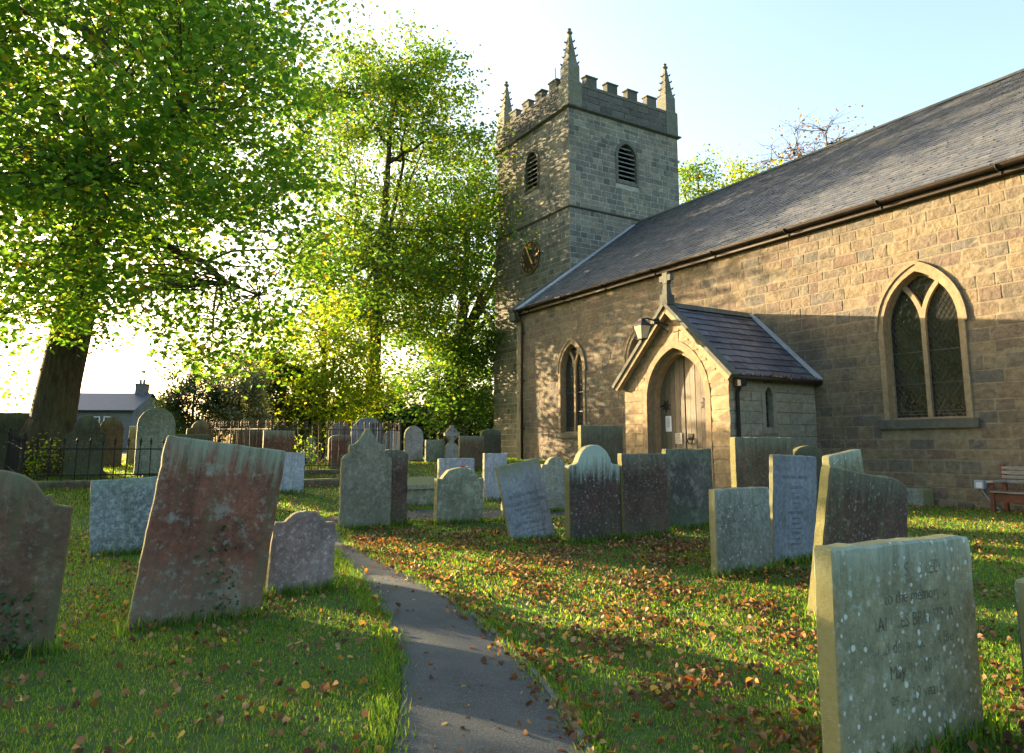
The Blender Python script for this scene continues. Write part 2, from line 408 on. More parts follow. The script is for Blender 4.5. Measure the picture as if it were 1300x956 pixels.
BRN = grave_mat('brown_sandstone', (0.085,0.06,0.038), (0.135,0.095,0.055), lich=(0.19,0.20,0.15), lamt=0.4, lth=0.62, lscale=7, top=0.45, foot=0.4)
DKB = grave_mat('dark_brown_stone', (0.055,0.036,0.028), (0.095,0.058,0.042), lich=(0.17,0.19,0.16), lamt=0.5, lth=0.62, lscale=10, top=0.3, foot=0.4, spots=0.18)
DRP = grave_mat('lichen_draped_stone', (0.045,0.034,0.030), (0.085,0.045,0.036), lich=(0.17,0.19,0.17), lamt=0.3, lth=0.66, lscale=12, top=1.0, topc=(0.27,0.35,0.30), foot=0.3, spots=0.3, drip=0.5, tl=1.0)
GRN = grave_mat('algae_green_stone', (0.14,0.155,0.105), (0.20,0.21,0.145), lich=(0.28,0.33,0.27), lamt=0.6, lth=0.55, lscale=9, top=0.5, foot=0.35)
OLV = grave_mat('olive_stone', (0.17,0.175,0.105), (0.225,0.225,0.14), lich=(0.30,0.36,0.31), lamt=0.45, lth=0.60, lscale=8, top=0.85, topc=(0.30,0.37,0.31), foot=0.15, spots=1.0, drip=0.2, tl=1.16)
LGY = grave_mat('lichen_grey_stone', (0.15,0.17,0.145), (0.22,0.24,0.20), lich=(0.32,0.36,0.32), lamt=0.42, lth=0.52, lscale=13, top=0.2, foot=0.2, spots=0.6)
SLT = grave_mat('blue_grey_slate', (0.17,0.20,0.235), (0.215,0.245,0.28), lich=(0.15,0.17,0.11), lamt=0.35, lth=0.62, lscale=4, top=0.0, foot=0.2, drip=0.25, bs=0.15)
SLT2 = grave_mat('slate_with_algae', (0.19,0.22,0.25), (0.24,0.27,0.30), lich=(0.15,0.165,0.09), lamt=0.35, lth=0.62, lscale=4, top=0.95, topc=(0.125,0.145,0.075), foot=0.1, drip=0.15, bs=0.15)
PNK = grave_mat('pinkish_granite', (0.165,0.13,0.12), (0.235,0.19,0.175), lich=(0.40,0.42,0.40), lamt=0.7, lth=0.62, lscale=8, top=0.0, foot=0.2, spots=0.3)
PAL = grave_mat('pale_limestone', (0.30,0.29,0.27), (0.40,0.385,0.36), lich=(0.20,0.21,0.18), lamt=0.5, lth=0.60, lscale=8, foot=0.3)
DKG = grave_mat('dark_mossy_stone', (0.06,0.062,0.042), (0.10,0.095,0.06), lich=(0.16,0.17,0.13), lamt=0.4, lth=0.63, lscale=9, top=0.3, foot=0.3)
BLG = grave_mat('blue_green_lichen_stone', (0.10,0.125,0.12), (0.17,0.20,0.19), lich=(0.28,0.33,0.32), lamt=0.7, lth=0.53, lscale=15, top=0.5, foot=0.3)
BLUEP = grave_mat('pale_blue_stone', (0.26,0.30,0.34), (0.33,0.37,0.41), lich=(0.20,0.21,0.19), lamt=0.4, lth=0.62, lscale=8, foot=0.3)
DGR = grave_mat('dark_green_grey_stone', (0.055,0.055,0.046), (0.10,0.098,0.08), lich=(0.20,0.21,0.19), lamt=0.5, lth=0.57, lscale=5, top=0.5, topc=(0.10,0.14,0.09), foot=0.7, footc=(0.07,0.12,0.06))
RBR = grave_mat('red_brown_stone', (0.095,0.055,0.036), (0.14,0.082,0.05), lich=(0.17,0.18,0.13), lamt=0.45, lth=0.60, lscale=6, top=0.5, topc=(0.15,0.18,0.11), foot=0.4)
GBR = grave_mat('grey_brown_stone', (0.135,0.128,0.095), (0.185,0.175,0.13), lich=(0.24,0.28,0.23), lamt=0.5, lth=0.56, lscale=8, top=0.4, foot=0.4)
M_CUT = plain('cut_letters_dark', (0.10,0.105,0.075), 0.9, 0, 0.6, 14)
def worn(m, lo=0.42, hi=0.56):
    n = m.node_tree; b = n.nodes['Principled BSDF']
    n.links.new(ramp(n, noise(n, objc(n), 9, 6, 0.7), [(lo, 0.0), (hi, 0.9)]).outputs[0], b.inputs['Alpha']); return m
worn(M_CUT, 0.44, 0.60)
M_CUTW = plain('cut_letters_pale', (0.30,0.31,0.29), 0.9, 0, 0.5, 25)
M_CUTS = plain('cut_letters_slate', (0.075,0.085,0.095), 0.8, 0, 0.4, 25)
worn(M_CUTS, 0.32, 0.46)

# ------------------------------------------------------------------ ground and path
def axis(lo, hi, step, far):
    core = np.arange(lo, hi + 1e-6, step)
    return np.concatenate([-np.array(far[::-1]) + lo, core, np.array(far) + hi])
gx = axis(-26, 26, 0.5, [3, 8, 18, 40, 90, 200, 500, 1500]); gy = axis(-4, 46, 0.5, [3, 8, 18, 40, 90, 200, 500, 1800])
GX, GY = np.meshgrid(gx, gy, indexing='xy'); GZ = gz(GX, GY)
GZ = np.where((np.abs(GX) > 60) | (GY > 80) | (GY < -30), np.where(GY > 0, 0.5, 0.0), GZ)
V = np.stack([GX, GY, GZ], -1).reshape(-1, 3); nx, ny = len(gx), len(gy)
ii = (np.arange(ny-1)[:, None]*nx + np.arange(nx-1)[None, :]).ravel()
F = np.stack([ii, ii+1, ii+1+nx, ii+nx], -1)
link('ground', fast_mesh('ground', V, F, M_TURF, True), kind='structure')

PATH_L = [(-0.42,-3.0),(-0.42,1.5),(-0.50,3.2),(-0.57,4.16),(-0.74,4.88),(-1.10,6.16),(-1.67,7.63),(-2.17,9.0),(-2.75,10.2),(-3.25,11.3),(-3.2,12.35),(-2.5,13.1),(-1.3,13.6),(0.6,14.2),(2.6,14.9),(4.05,15.65)]
PATH_R = [(0.55,-3.0),(0.50,1.5),(0.32,3.2),(0.17,4.16),(-0.05,4.88),(-0.37,5.88),(-0.89,7.0),(-1.48,8.13),(-2.05,9.25),(-2.42,10.15),(-2.55,10.95),(-2.35,11.8),(-1.3,12.35),(0.9,12.9),(3.1,13.6),(4.75,14.3)]
def resample(P, k=60):
    P = np.array(P); d = np.r_[0, np.cumsum(np.hypot(*np.diff(P, axis=0).T))]; t = np.linspace(0, d[-1], k)
    q = np.stack([np.interp(t, d, P[:, 0]), np.interp(t, d, P[:, 1])], -1)
    for _ in range(3): q[1:-1] = 0.25*q[:-2] + 0.5*q[1:-1] + 0.25*q[2:]
    return q
PLc, PRc = resample(PATH_L), resample(PATH_R)
vs = []; nc = 7
for i in range(60):
    for j in range(nc):
        q = PLc[i]*(1-j/(nc-1)) + PRc[i]*(j/(nc-1)); vs.append((q[0], q[1], float(gz(*q)) + 0.012 + 0.012*math.sin(math.pi*j/(nc-1))))
fs = [(i*nc+j, i*nc+j+1, (i+1)*nc+j+1, (i+1)*nc+j) for i in range(59) for j in range(nc-1)]
MB().add(vs, fs).build('path', M_PATH, smooth=True, kind='structure')
PATHPOLY = np.concatenate([PLc, PRc[::-1]])
def in_poly(X, Y, P):
    r = np.zeros(X.shape, bool); j = len(P)-1
    for i in range(len(P)):
        c = ((P[i,1] > Y) != (P[j,1] > Y)) & (X < (P[j,0]-P[i,0])*(Y-P[i,1])/(P[j,1]-P[i,1]+1e-12) + P[i,0])
        r ^= c; j = i
    return r
# thin concrete edging along the right side of the path
mb = MB()
for i in range(14, 34):
    a, b = PRc[i], PRc[i+1]; d = (b-a)/np.hypot(*(b-a)); n_ = np.array([d[1], -d[0]])
    za, zb = float(gz(*a)), float(gz(*b)); wv = 0.035
    q = [a, b-d*0.006, b-d*0.006+n_*wv, a+n_*wv]; zz = [za, zb, zb, za]
    mb.add([(q[k][0], q[k][1], zz[k]-0.08) for k in range(4)] + [(q[k][0], q[k][1], zz[k]+0.020) for k in range(4)],
           [(0,1,2,3),(7,6,5,4),(4,5,1,0),(5,6,2,1),(6,7,3,2),(7,4,0,3)])
mb.build('path_edging', plain('old_concrete', (0.15,0.14,0.11), 0.9, 0, 0.35, 14, 0.5), kind='structure')

# ------------------------------------------------------------------ church
church = empty('church', (O2[0], O2[1], 0), CH_ROT)
tag(church, 'old stone parish church with square battlemented tower, slate roof and gabled porch', 'church')
TB, TE, TWL = 2.72, 9.65, -6.68          # tower: south face, north face, west face
HE, HR, BR = 6.8, 11.9, 6.61
NAVE_L = 24.0
def MS(b):                                # map for a south face at plan depth b
    return lambda s, z, n: (s, b - n, z)
def ME(a):                                # map for an east face
    return lambda s, z, n: (a + n, s, z)

def arch_hw(z, w, zs, za):
    if z <= zs: return w
    if z >= za: return 0.0
    r = za - zs; Rr = (w*w + r*r) / (2*w)
    return max(0.0, math.sqrt(max(0, Rr*Rr - (z-zs)**2)) - (Rr - w))
def arch_poly(c, w, z0, zs, za, n=10):
    pts = [(c-w, z0), (c+w, z0)]
    r = za - zs; Rr = (w*w + r*r)/(2*w); a1 = math.asin(min(1, r/Rr)) if Rr >= r else math.pi - math.asin(r/Rr)
    right = [(c - (Rr-w) + Rr*math.cos(a1*i/n), zs + Rr*math.sin(a1*i/n)) for i in range(n+1)]
    left = [(2*c - x, z) for x, z in right[::-1]][1:]
    return pts + right + left

def courses(z0, z1, lo, hi, rnd):
    z = z0; out = []
    while z < z1 - 1e-6:
        h = rnd.uniform(lo, hi)
        if z1 - (z+h) < lo*0.7: h = z1 - z
        out.append((z, z+h)); z += h
    return out
def lay(z0, z1, s0, s1, lo, hi, cs, holes, rnd, topcut=None):
    """stones (s0,s1,z0,z1) in courses, leaving the holes free"""
    out = []
    for (a, b) in cs:
        free = [(s0, s1)]
        if topcut:
            l, r = topcut(b); free = [(max(s0, l), min(s1, r))]
        for h in holes:
            g = h(a, b)
            if not g: continue
            nf = []
            for (p, q) in free:
                if g[1] <= p or g[0] >= q: nf.append((p, q)); continue
                if g[0] > p: nf.append((p, g[0]))
                if g[1] < q: nf.append((g[1], q))
            free = nf
        for (p, q) in free:
            if q - p < 0.04: continue
            s = p
            while s < q - 1e-6:
                L = rnd.uniform(lo, hi)
                if q - (s+L) < lo*0.7: L = q - s
                out.append((s, s+L, a, b)); s += L
    return out
def arch_hole(c, w, z0, zs, za):
    def h(a, b):
        if b <= z0+0.01 or a >= za: return None
        k = arch_hw(max(a+(b-a)*0.62, z0), w, zs, za); return (c-k, c+k) if k > 0 else None
    return h
def rect_hole(s0, s1, z0, z1):
    return lambda a, b: (s0, s1) if (b > z0+0.01 and a < z1-0.01) else None

def stone_geo(st, M, rnd, proud=(0.012, 0.035), g=0.006, bev=0.018, base=0.0, rough=0.010):
    """a rock-faced block: rounded arrises and an uneven hewn face"""
    s0, s1, z0, z1 = st[0]+g, st[1]-g, st[2]+g, st[3]-g
    d = rnd.uniform(*proud); j = lambda k: rnd.uniform(-k, k)
    e = min(bev, (s1-s0)*0.25, (z1-z0)*0.25)
    cx = [s0, s0+e, (s0+s1)/2+j((s1-s0)*0.15), s1-e, s1]; cz = [z0, z0+e, (z0+z1)/2+j((z1-z0)*0.15), z1-e, z1]
    vs = []; fs = []
    for r_, z in enumerate(cz):
        for c_, x in enumerate(cx):
            edge = r_ in (0, 4) or c_ in (0, 4)
            h = -0.006 if edge else d+j(rough)+(rough*0.8 if (r_ == 2 and c_ == 2) else 0)
            vs.append(M(x+j(0.004), z+j(0.004), base+h))
    for r_ in range(4):
        for c_ in range(4):
            k = r_*5+c_; fs.append((k, k+1, k+6, k+5))
    return vs, fs

# ---- nave south wall
W1 = dict(c=3.72, w=0.72, z0=1.73, zs=4.05, za=5.08)
W2 = dict(c=7.72, w=0.72, z0=1.73, zs=4.05, za=5.12)
W3 = dict(c=16.87, w=0.83, z0=1.85, zs=3.95, za=5.16)
WINS = (W1, W2, W3)
SUR = 0.13
wall = MB()
outer = [(0.0,-0.5),(NAVE_L,-0.5),(NAVE_L,HE+0.1),(0.0,HE+0.1)]
wall.prism(outer, -0.7, 0.0, MS(0.0), [arch_poly(q['c'], q['w']+0.08, q['z0']-0.06, q['zs'], q['za']+0.10) for q in WINS])
nave_wall = wall.build('nave_wall', M_MORTAR, church)
rnd = random.Random(3)
cs = courses(-0.4, HE-0.02, 0.22, 0.33, rnd)
holes = [arch_hole(q['c'], q['w']+SUR, q['z0']-0.16, q['zs'], q['za']+SUR*1.25) for q in WINS]
holes += [rect_hole(q['c']-q['w']-0.22, q['c']+q['w']+0.22, q['z0']-0.20, q['z0']-0.03) for q in WINS]
st = lay(0, 0, 0.02, NAVE_L-0.02, 0.24, 0.70, cs, holes, rnd)
def vis(s):                               # rough size in the picture
    x, y = W((s[0]+s[1])/2, 0); d = max(4, y)
    return (s[1]-s[0])*(s[3]-s[2])/(d*d) * (1 if x/d < 0.78 and s[3] > 0.1 else 0)
hid = lambda s: 10.6 < s[0] and s[1] < 14.0 and s[3] < 3.0
st.sort(key=lambda s: -vis(s) if not hid(s) else 0)
for s in st[:300]:
    mb = MB(); mb.add(*stone_geo(s, MS(0.0), rnd, (0.001, 0.009), 0.005, 0.016, 0.0, 0.005)); mb.build('stone', M_NAVE, nave_wall)
mb = MB()
for s in st[300:]: mb.add(*stone_geo(s, MS(0.0), rnd, (0.001, 0.009), 0.005, 0.016, 0.0, 0.005))
mb.build('wall_stones', M_NAVE, nave_wall, kind='stuff')
# end wall and north wall (close the volume)
MB().box(NAVE_L-0.6, NAVE_L-0.01, 0.7, 13.2, -0.5, HE).build('east_wall', M_MORTAR, church)
MB().box(0, NAVE_L, 12.6, 13.25, -0.5, HE).build('north_wall', M_MORTAR, church)
MB().prism([(0.72,-0.4),(12.5,-0.4),(12.5,HE),(BR,HR-0.25),(0.72,HE)], 0.05, 0.35, ME(-0.02)).build('west_gable', M_MORTAR_T, church)

def light_polys(q, fr=0.05, m=0.10, n=14):
    """glazed lights of a Y-traceried window: left, right, top"""
    w_, zs, za, z0, c = q['w'], q['zs'], q['za'], q['z0'], q['c']
    r = za - zs; Rr = (w_*w_ + r*r)/(2*w_)
    L = [(-w_+fr, z0+0.04), (-m/2, z0+0.04)]
    up = []; dn = []
    k = 0.0
    while k < r:
        xl = (Rr-w_) - math.sqrt(max(0, (Rr-fr)**2 - k*k)); xr = -Rr + math.sqrt(max(0, (Rr-m/2)**2 - k*k))
        if xl >= xr: break
        dn.append((xl, zs+k)); up.append((xr, zs+k)); k += r/n/1.5
    left = L + up + [((dn[-1][0]+up[-1][0])/2, zs+k)] + dn[::-1]
    right = [(-x, z) for x, z in left][::-1]
    T = []
    for i in range(1, n*2+1):
        k = r*i/(n*2)
        h1 = Rr - math.sqrt(max(0, (Rr+m/2)**2 - k*k)); h2 = math.sqrt(max(0, (Rr-fr)**2 - k*k)) - (Rr-w_)
        h = min(h1, h2)
        if h > 0.004: T.append((h, zs+k))
    top = [(h, z) for h, z in T] + [(-h, z) for h, z in T[::-1]]
    return [[(c+x, z) for x, z in pl] for pl in (left, right, top)]

def clip_line(poly, p, d, step=0.02, ext=4.0):
    """pieces of the line p+t*d inside poly"""
    segs = []; cur = None; t = -ext
    def inside(x, z):
        r_ = False; j = len(poly)-1
        for i in range(len(poly)):
            (xi, zi), (xj, zj) = poly[i], poly[j]
            if (zi > z) != (zj > z) and x < (xj-xi)*(z-zi)/(zj-zi+1e-12)+xi: r_ = not r_
            j = i
        return r_
    while t < ext:
        i_ = inside(p[0]+t*d[0], p[1]+t*d[1])
        if i_ and cur is None: cur = t
        if not i_ and cur is not None: segs.append((cur, t)); cur = None
        t += step
    return segs

def make_window(q, lattice=True):
    M = MS(0.0)
    sur = MB(); sur.prism(arch_poly(q['c'], q['w']+SUR, q['z0']-0.02, q['zs'], q['za']+SUR*1.25), -0.30, 0.034, M, [arch_poly(q['c'], q['w'], q['z0']+0.0, q['zs'], q['za'])])
    wn = sur.build('window', M_ASHLAR, church)
    # hood mould following the arch
    h0 = [p for p in arch_poly(q['c'], q['w']+SUR+0.06, q['zs']-0.05, q['zs'], q['za']+SUR*1.25+0.075)]
    h1 = [p for p in arch_poly(q['c'], q['w']+SUR-0.005, q['zs']-0.05, q['zs'], q['za']+SUR*1.25-0.005)]
    ring = h0[1:] + [h0[0]] + [h1[0]] + h1[1:][::-1]
    MB().prism(ring, -0.01, 0.060, M).build('hood_mould', M_ASHLAR, wn)
    lp = light_polys(q)
    tr = MB(); tr.prism(arch_poly(q['c'], q['w']+0.02, q['z0']+0.0, q['zs'], q['za']+0.02), -0.27, -0.13, M, lp)
    tr.build('tracery', M_ASHLAR, wn)
    MB().box(q['c']-q['w']-0.24, q['c']+q['w']+0.24, -0.09, 0.30, q['z0']-0.21, q['z0']-0.01).build('sill', M_TRIM, wn)
    for pl in lp:
        g = MB(); g.prism(pl, -0.235, -0.215, M); g.build('pane', M_GLASS, wn)
    lt = MB()
    for pl in lp:
        xs = [p[0] for p in pl]; zs_ = [p[1] for p in pl]; cx = sum(xs)/len(xs); cz = (min(zs_)+max(zs_))/2
        sp = 0.115
        for sg in (1, -1):
            d = (0.55, 0.835*sg)
            for i in range(-30, 31):
                for (t0, t1) in clip_line(pl, (cx+i*sp, cz), d, 0.03, 2.2):
                    a0 = (cx+i*sp+t0*d[0], cz+t0*d[1]); a1 = (cx+i*sp+t1*d[0], cz+t1*d[1])
                    px, pz = -d[1]*0.004, d[0]*0.004
                    lt.add([M(a0[0]-px, a0[1]-pz, -0.213), M(a1[0]-px, a1[1]-pz, -0.213), M(a1[0]+px, a1[1]+pz, -0.213), M(a0[0]+px, a0[1]+pz, -0.213),
                            M(a0[0], a0[1], -0.205), M(a1[0], a1[1], -0.205)], [(0,1,5,4),(2,3,4,5),(1,2,5),(3,0,4)])
    for k in (0, 1):
        pl = lp[k]; x0 = min(p[0] for p in pl); x1 = max(p[0] for p in pl)
        for zb in (q['z0']+0.10, q['z0']+0.17, q['z0']+0.78, q['z0']+1.5):
            lt.box(x0, x1, 0.195, 0.21, zb, zb+0.016)
    lt.build('lead_lattice', M_CAME, wn)
    return wn
for q in WINS: make_window(q)

# ---- nave roof
PH = math.atan2(HR-6.92, BR+0.25); SL = math.hypot(HR-6.92, BR+0.25)
def MR(s, u, n): return (s, -0.25 + u*math.cos(PH) - n*math.sin(PH), 6.92 + u*math.sin(PH) + n*math.cos(PH))
def MRN(s, u, n): return (s, BR + (BR+0.25) - u*math.cos(PH) + n*math.sin(PH), 6.92 + u*math.sin(PH) + n*math.cos(PH))
rf = MB(); rf.box(0.0, NAVE_L+0.2, 0.0, SL-0.01, -0.16, -0.02, MR)
vN = [MRN(*q) for q in [(0,0,-0.16),(NAVE_L+.2,0,-0.16),(NAVE_L+.2,SL,-0.16),(0,SL,-0.16),(0,0,0.02),(NAVE_L+.2,0,0.02),(NAVE_L+.2,SL,0.02),(0,SL,0.02)]]
rf.add(vN, [(0,1,2,3),(7,6,5,4),(4,5,1,0),(5,6,2,1),(6,7,3,2),(7,4,0,3)])
nave_roof = rf.build('nave_roof', M_SLATE, church)
def slate_geo(mb, M, s0, s1, u0, u1, rnd, th=0.016, ov=0.04):
    j = lambda k: rnd.uniform(-k, k)
    a, b = s0+0.004+j(0.002), s1-0.004+j(0.002); lo = u0+j(0.012); t = th+rnd.uniform(0, 0.007)
    nl = 0.016+t+j(0.003); nr = nl+j(0.004); hi = 0.002
    vs = [M(a, lo, nl-t-0.012), M(b, lo, nr-t-0.012), M(b, lo, nr), M(a, lo, nl), M(b, u1+ov, hi), M(a, u1+ov, hi), M(a, u1+ov, -0.012), M(b, u1+ov, -0.012)]
    mb.add(vs, [(0,1,2,3),(3,2,4,5),(0,3,5,6),(2,1,7,4)])
sm = MB(); rnd = random.Random(9); u = 0.0; i = 0; ex = 0.20
while u < SL-0.05:
    s = 0.3 - (0.14 if i % 2 else 0)
    while s < NAVE_L+0.15:
        wd_ = rnd.uniform(0.25, 0.32); slate_geo(sm, MR, max(0.28, s), s+wd_, u, min(u+ex, SL-0.02), rnd); s += wd_
    u += ex; i += 1
    ex = 0.20 if u < 5 else 0.175
sm.build('roof_slates', M_SLATE, nave_roof, kind='stuff')
rd = MB(); s = 0.3
while s < NAVE_L:
    for sg in (1, -1):
        rd.add([(s+0.004,BR,HR+0.10),(s+0.446,BR,HR+0.10),(s+0.446,BR-sg*0.17,HR-0.055),(s+0.004,BR-sg*0.17,HR-0.055),(s+0.004,BR,HR+0.06),(s+0.446,BR,HR+0.06)],
               [(0,1,2,3) if sg < 0 else (3,2,1,0), (0,3,4) if sg < 0 else (4,3,0), (1,5,2) if sg < 0 else (2,5,1)])
    s += 0.45
rd.build('ridge_tiles', M_TRIM, nave_roof)
# lead flashing down the west verge against the tower, and the gable coping in front of it
fl = MB(); fl.box(-0.02, 0.36, 0.02, SL-0.35, 0.0, 0.075, MR); fl.build('lead_flashing', M_LEAD, nave_roof)
cp = MB(); cp.box(-0.30, -0.024, -0.12, 4.0, -0.10, 0.16, MR); cp.build('gable_coping', M_TRIM, church)
MB().box(-0.32, 0.12, -0.34, 0.02, 6.50, 6.98).build('kneeler', M_TRIM, church)
MB().box(-0.28, 0.0, 0.02, 2.7, -0.4, 6.7).build('gable_return', M_TOWER, church)
# gutter with brackets, downpipe
gut = MB(); n_ = 9; vs = []; fs = []
for k in range(n_):
    an = math.pi + math.pi*k/(n_-1)
    for s in (0.05, NAVE_L+0.2):
        vs.append((s, -0.30+0.085*math.cos(an), 6.92+0.085*math.sin(an)))
for k in range(n_-1): fs.append((2*k, 2*k+1, 2*k+3, 2*k+2)); fs.append((2*k+2, 2*k+3, 2*k+1, 2*k))
gut.add(vs, fs); gut.tube([(0.05,-0.385,6.925),(NAVE_L+0.2,-0.385,6.925)], 0.014, 6)
gut.box(0.05, NAVE_L+0.2, -0.20, -0.005, 6.74, 6.86)
gutter = gut.build('gutter', M_GUTTER, church)
for s in np.arange(1.0, NAVE_L, 2.55):
    b_ = MB(); pts = [(s, -0.30+0.10*math.cos(math.pi+math.pi*k/8), 6.92+0.10*math.sin(math.pi+math.pi*k/8)) for k in range(9)]
    b_.tube(pts, 0.016, 6); b_.box(s-0.02, s+0.02, -0.22, -0.19, 6.72, 6.84); b_.build('bracket', M_IRON, gutter)
dpm = MB(); dpm.tube([(0.30,-0.30,6.84),(0.30,-0.28,6.7),(0.30,-0.11,6.45),(0.30,-0.09,6.3),(0.30,-0.09,0.1)], 0.052, 10)
dp = dpm.build('downpipe', M_GUTTER, church, smooth=True)
for z in (1.9, 3.9, 5.9):
    c_ = MB(); c_.tube([(0.30,-0.09,z),(0.30,-0.09,z+0.08)], 0.068, 10); c_.box(0.20,0.40,-0.04,0.0,z,z+0.07); c_.build('collar', M_GUTTER, dp)

# ---- tower
rnd = random.Random(21)
STG = [(-0.5, 5.93, 0.10), (5.93, 12.09, 0.05), (12.09, 17.0, 0.0)]
BW_S = dict(c=-3.20, w=0.55, z0=13.93, zs=15.2, za=15.88); BW_E = dict(c=6.20, w=0.58, z0=13.93, zs=15.2, za=15.90)
tw = MB()
for (z0, z1, off) in STG:
    top = z1 > 16
    for M, s0, s1, q in ((MS(TB-off), TWL-off, 0+off, BW_S), (ME(0+off), TB-off+0.42, TE+off, BW_E)):
        hl = [arch_poly(q['c'], q['w']+0.02, q['z0'], q['zs'], q['za'])] if top else []
        tw.prism([(s0,z0),(s1,z0),(s1,z1),(s0,z1)], -0.4, 0.0, M, hl)
    tw.box(TWL-off, TWL-off+0.4, TB-off+0.42, TE+off-0.42, z0, z1); tw.box(TWL-off, off-0.42, TE+off-0.4, TE+off, z0, z1)
tw.box(TWL, -0.42, TB+0.42, TE-0.42, 16.7, 16.95)
tower = tw.build('tower', M_MORTAR_T, church)
tst = []
for (z0, z1, off) in STG:
    cs = courses(z0, z1-0.01, 0.22, 0.34, rnd)
    for M, s0, s1, q in ((MS(TB-off), TWL-off, 0+off, BW_S), (ME(0+off), TB-off, TE+off, BW_E)):
        hl = [arch_hole(q['c'], q['w']+0.12, q['z0']-0.10, q['zs'], q['za']+0.16)] if z1 > 16 else []
        for k, (ca, cb) in enumerate(cs):          # long and short quoins, then coursed rubble
            qa, qb = (0.62, 0.34) if k % 2 else (0.34, 0.62)
            for t_ in [(s0, s0+qa, ca, cb), (s1-qb, s1, ca, cb)]: tst.append((t_, stone_geo(t_, M, rnd, (0.006,0.012), 0.008, 0.012, 0.0, 0.004)))
            for t_ in lay(0, 0, s0+qa, s1-qb, 0.28, 0.62, [(ca, cb)], hl, rnd):
                if q is BW_E and z1 < 12.5 and (t_[3] < 6.5): continue
                tst.append((t_, stone_geo(t_, M, rnd, (0.002, 0.013), 0.008, 0.013, 0.0, 0.005)))
tst.sort(key=lambda e: -(e[0][1]-e[0][0])*(e[0][3]-e[0][2]) if e[0][2] > 6.5 else 0)
for t_, geo in tst[:240]: MB().add(*geo).build('stone', M_TOWER, tower)
sm = MB()
for t_, geo in tst[240:]: sm.add(*geo)
sm.build('tower_stones', M_TOWER, tower, kind='stuff')
for z, off, hh in ((5.93, 0.06, 0.14), (12.09, 0.03, 0.14), (16.98, 0.05, 0.18)):
    sgm = MB(); e = off+0.11
    a0, a1, b0, b1 = TWL, 0, TB, TE
    vs = []
    for (k, zz) in ((0.02, z-0.04), (e, z+0.03), (e, z+hh*0.55), (0.0, z+hh)):
        vs += [(a0-k,b0-k,zz),(a1+k,b0-k,zz),(a1+k,b1+k,zz),(a0-k,b1+k,zz)]
    fs = []
    for r_ in range(3):
        for k in range(4): l = (k+1) % 4; fs.append((r_*4+k, r_*4+l, r_*4+4+l, r_*4+4+k))
    fs += [(3,2,1,0), (12,13,14,15)]
    sgm.add(vs, fs); sgm.build('string_course', M_TRIM, church)
def belfry(q, M):
    f_ = MB(); f_.prism(arch_poly(q['c'], q['w']+0.14, q['z0']-0.12, q['zs'], q['za']+0.18), -0.25, 0.045, M, [arch_poly(q['c'], q['w'], q['z0'], q['zs'], q['za'])])
    bw = f_.build('belfry_window', M_TRIM, church)
    MB().prism(arch_poly(q['c'], q['w']+0.01, q['z0'], q['zs'], q['za']), -0.45, -0.42, M).build('shade_backing', M_DARK, bw)  # near-black sheet paints in the darkness of the unlit belfry interior
    z = q['z0']+0.06
    while z < q['za']-0.12:
        h = arch_hw(z+0.10, q['w'], q['zs'], q['za'])-0.01
        if h > 0.08:
            c = q['c']; l = MB()
            l.add([M(c-h,z,-0.06),M(c+h,z,-0.06),M(c+h,z+0.045,-0.05),M(c-h,z+0.045,-0.05),M(c-h,z+0.16,-0.32),M(c+h,z+0.16,-0.32),M(c+h,z+0.20,-0.31),M(c-h,z+0.20,-0.31)],
                  [(0,1,2,3),(3,2,6,7),(7,6,5,4),(4,5,1,0),(0,3,7,4),(1,5,6,2)])
            l.build('louvre', M_LOUVRE, bw)
        z += 0.235
    MB().prism([(q['c']-0.03,q['z0']),(q['c']+0.03,q['z0']),(q['c']+0.03,q['za']-0.05),(q['c']-0.03,q['za']-0.05)], -0.40, -0.34, M).build('mullion', M_DARK, bw)
belfry(BW_S, MS(TB)); belfry(BW_E, ME(0.0))
# parapet with merlons
pr = MB()
for M, s0, s1 in ((MS(TB), TWL, 0.0), (ME(0.0), TB+0.36, TE)):
    pr.prism([(s0,17.1),(s1,17.1),(s1,18.32),(s0,18.32)], -0.35, -0.01, M)
pr.box(TWL, TWL+0.35, TB+0.36, TE-0.36, 17.1, 18.32); pr.box(TWL, -0.36, TE-0.35, TE, 17.1, 18.32)
parapet = pr.build('parapet', M_MORTAR_T, church)
for M, s0, s1 in ((MS(TB), TWL, 0.0), (ME(0.0), TB, TE)):
    for s in lay(0, 0, s0+0.45, s1-0.45, 0.55, 0.95, courses(17.16, 18.18, 0.30, 0.36, rnd), [], rnd):
        q = MB(); q.add(*stone_geo(s, M, rnd, (0.008, 0.02), bev=0.014)); q.build('parapet_stone', M_PARAPET, parapet)
    cpm = MB(); cpm.prism([(s0+0.40,18.19),(s1-0.40,18.19),(s1-0.40,18.34),(s0+0.40,18.34)], -0.38, 0.03, M); cpm.build('coping', M_TRIM, parapet)
for k in range(4):
    b0 = TB+1.06+k*1.283
    for M, s0, s1 in ((ME(0.0), b0, b0+0.64), (MS(TB), -1.0-k*1.235-0.62, -1.0-k*1.235), (ME(TWL+0.36), b0, b0+0.64), (MS(TE-0.36), -1.0-k*1.235-0.62, -1.0-k*1.235)):
        q = MB(); q.prism([(s0,18.341),(s1,18.341),(s1,18.80),(s0,18.80)], -0.33, 0.0, M)
        c = MB(); c.prism([(s0-0.05,18.80),(s1+0.05,18.80),(s1+0.05,18.86),(s0-0.05,18.86)], -0.38, 0.05, M)
        mo = q.build('merlon', M_TRIM, church); c.build('coping', M_PINN, mo)
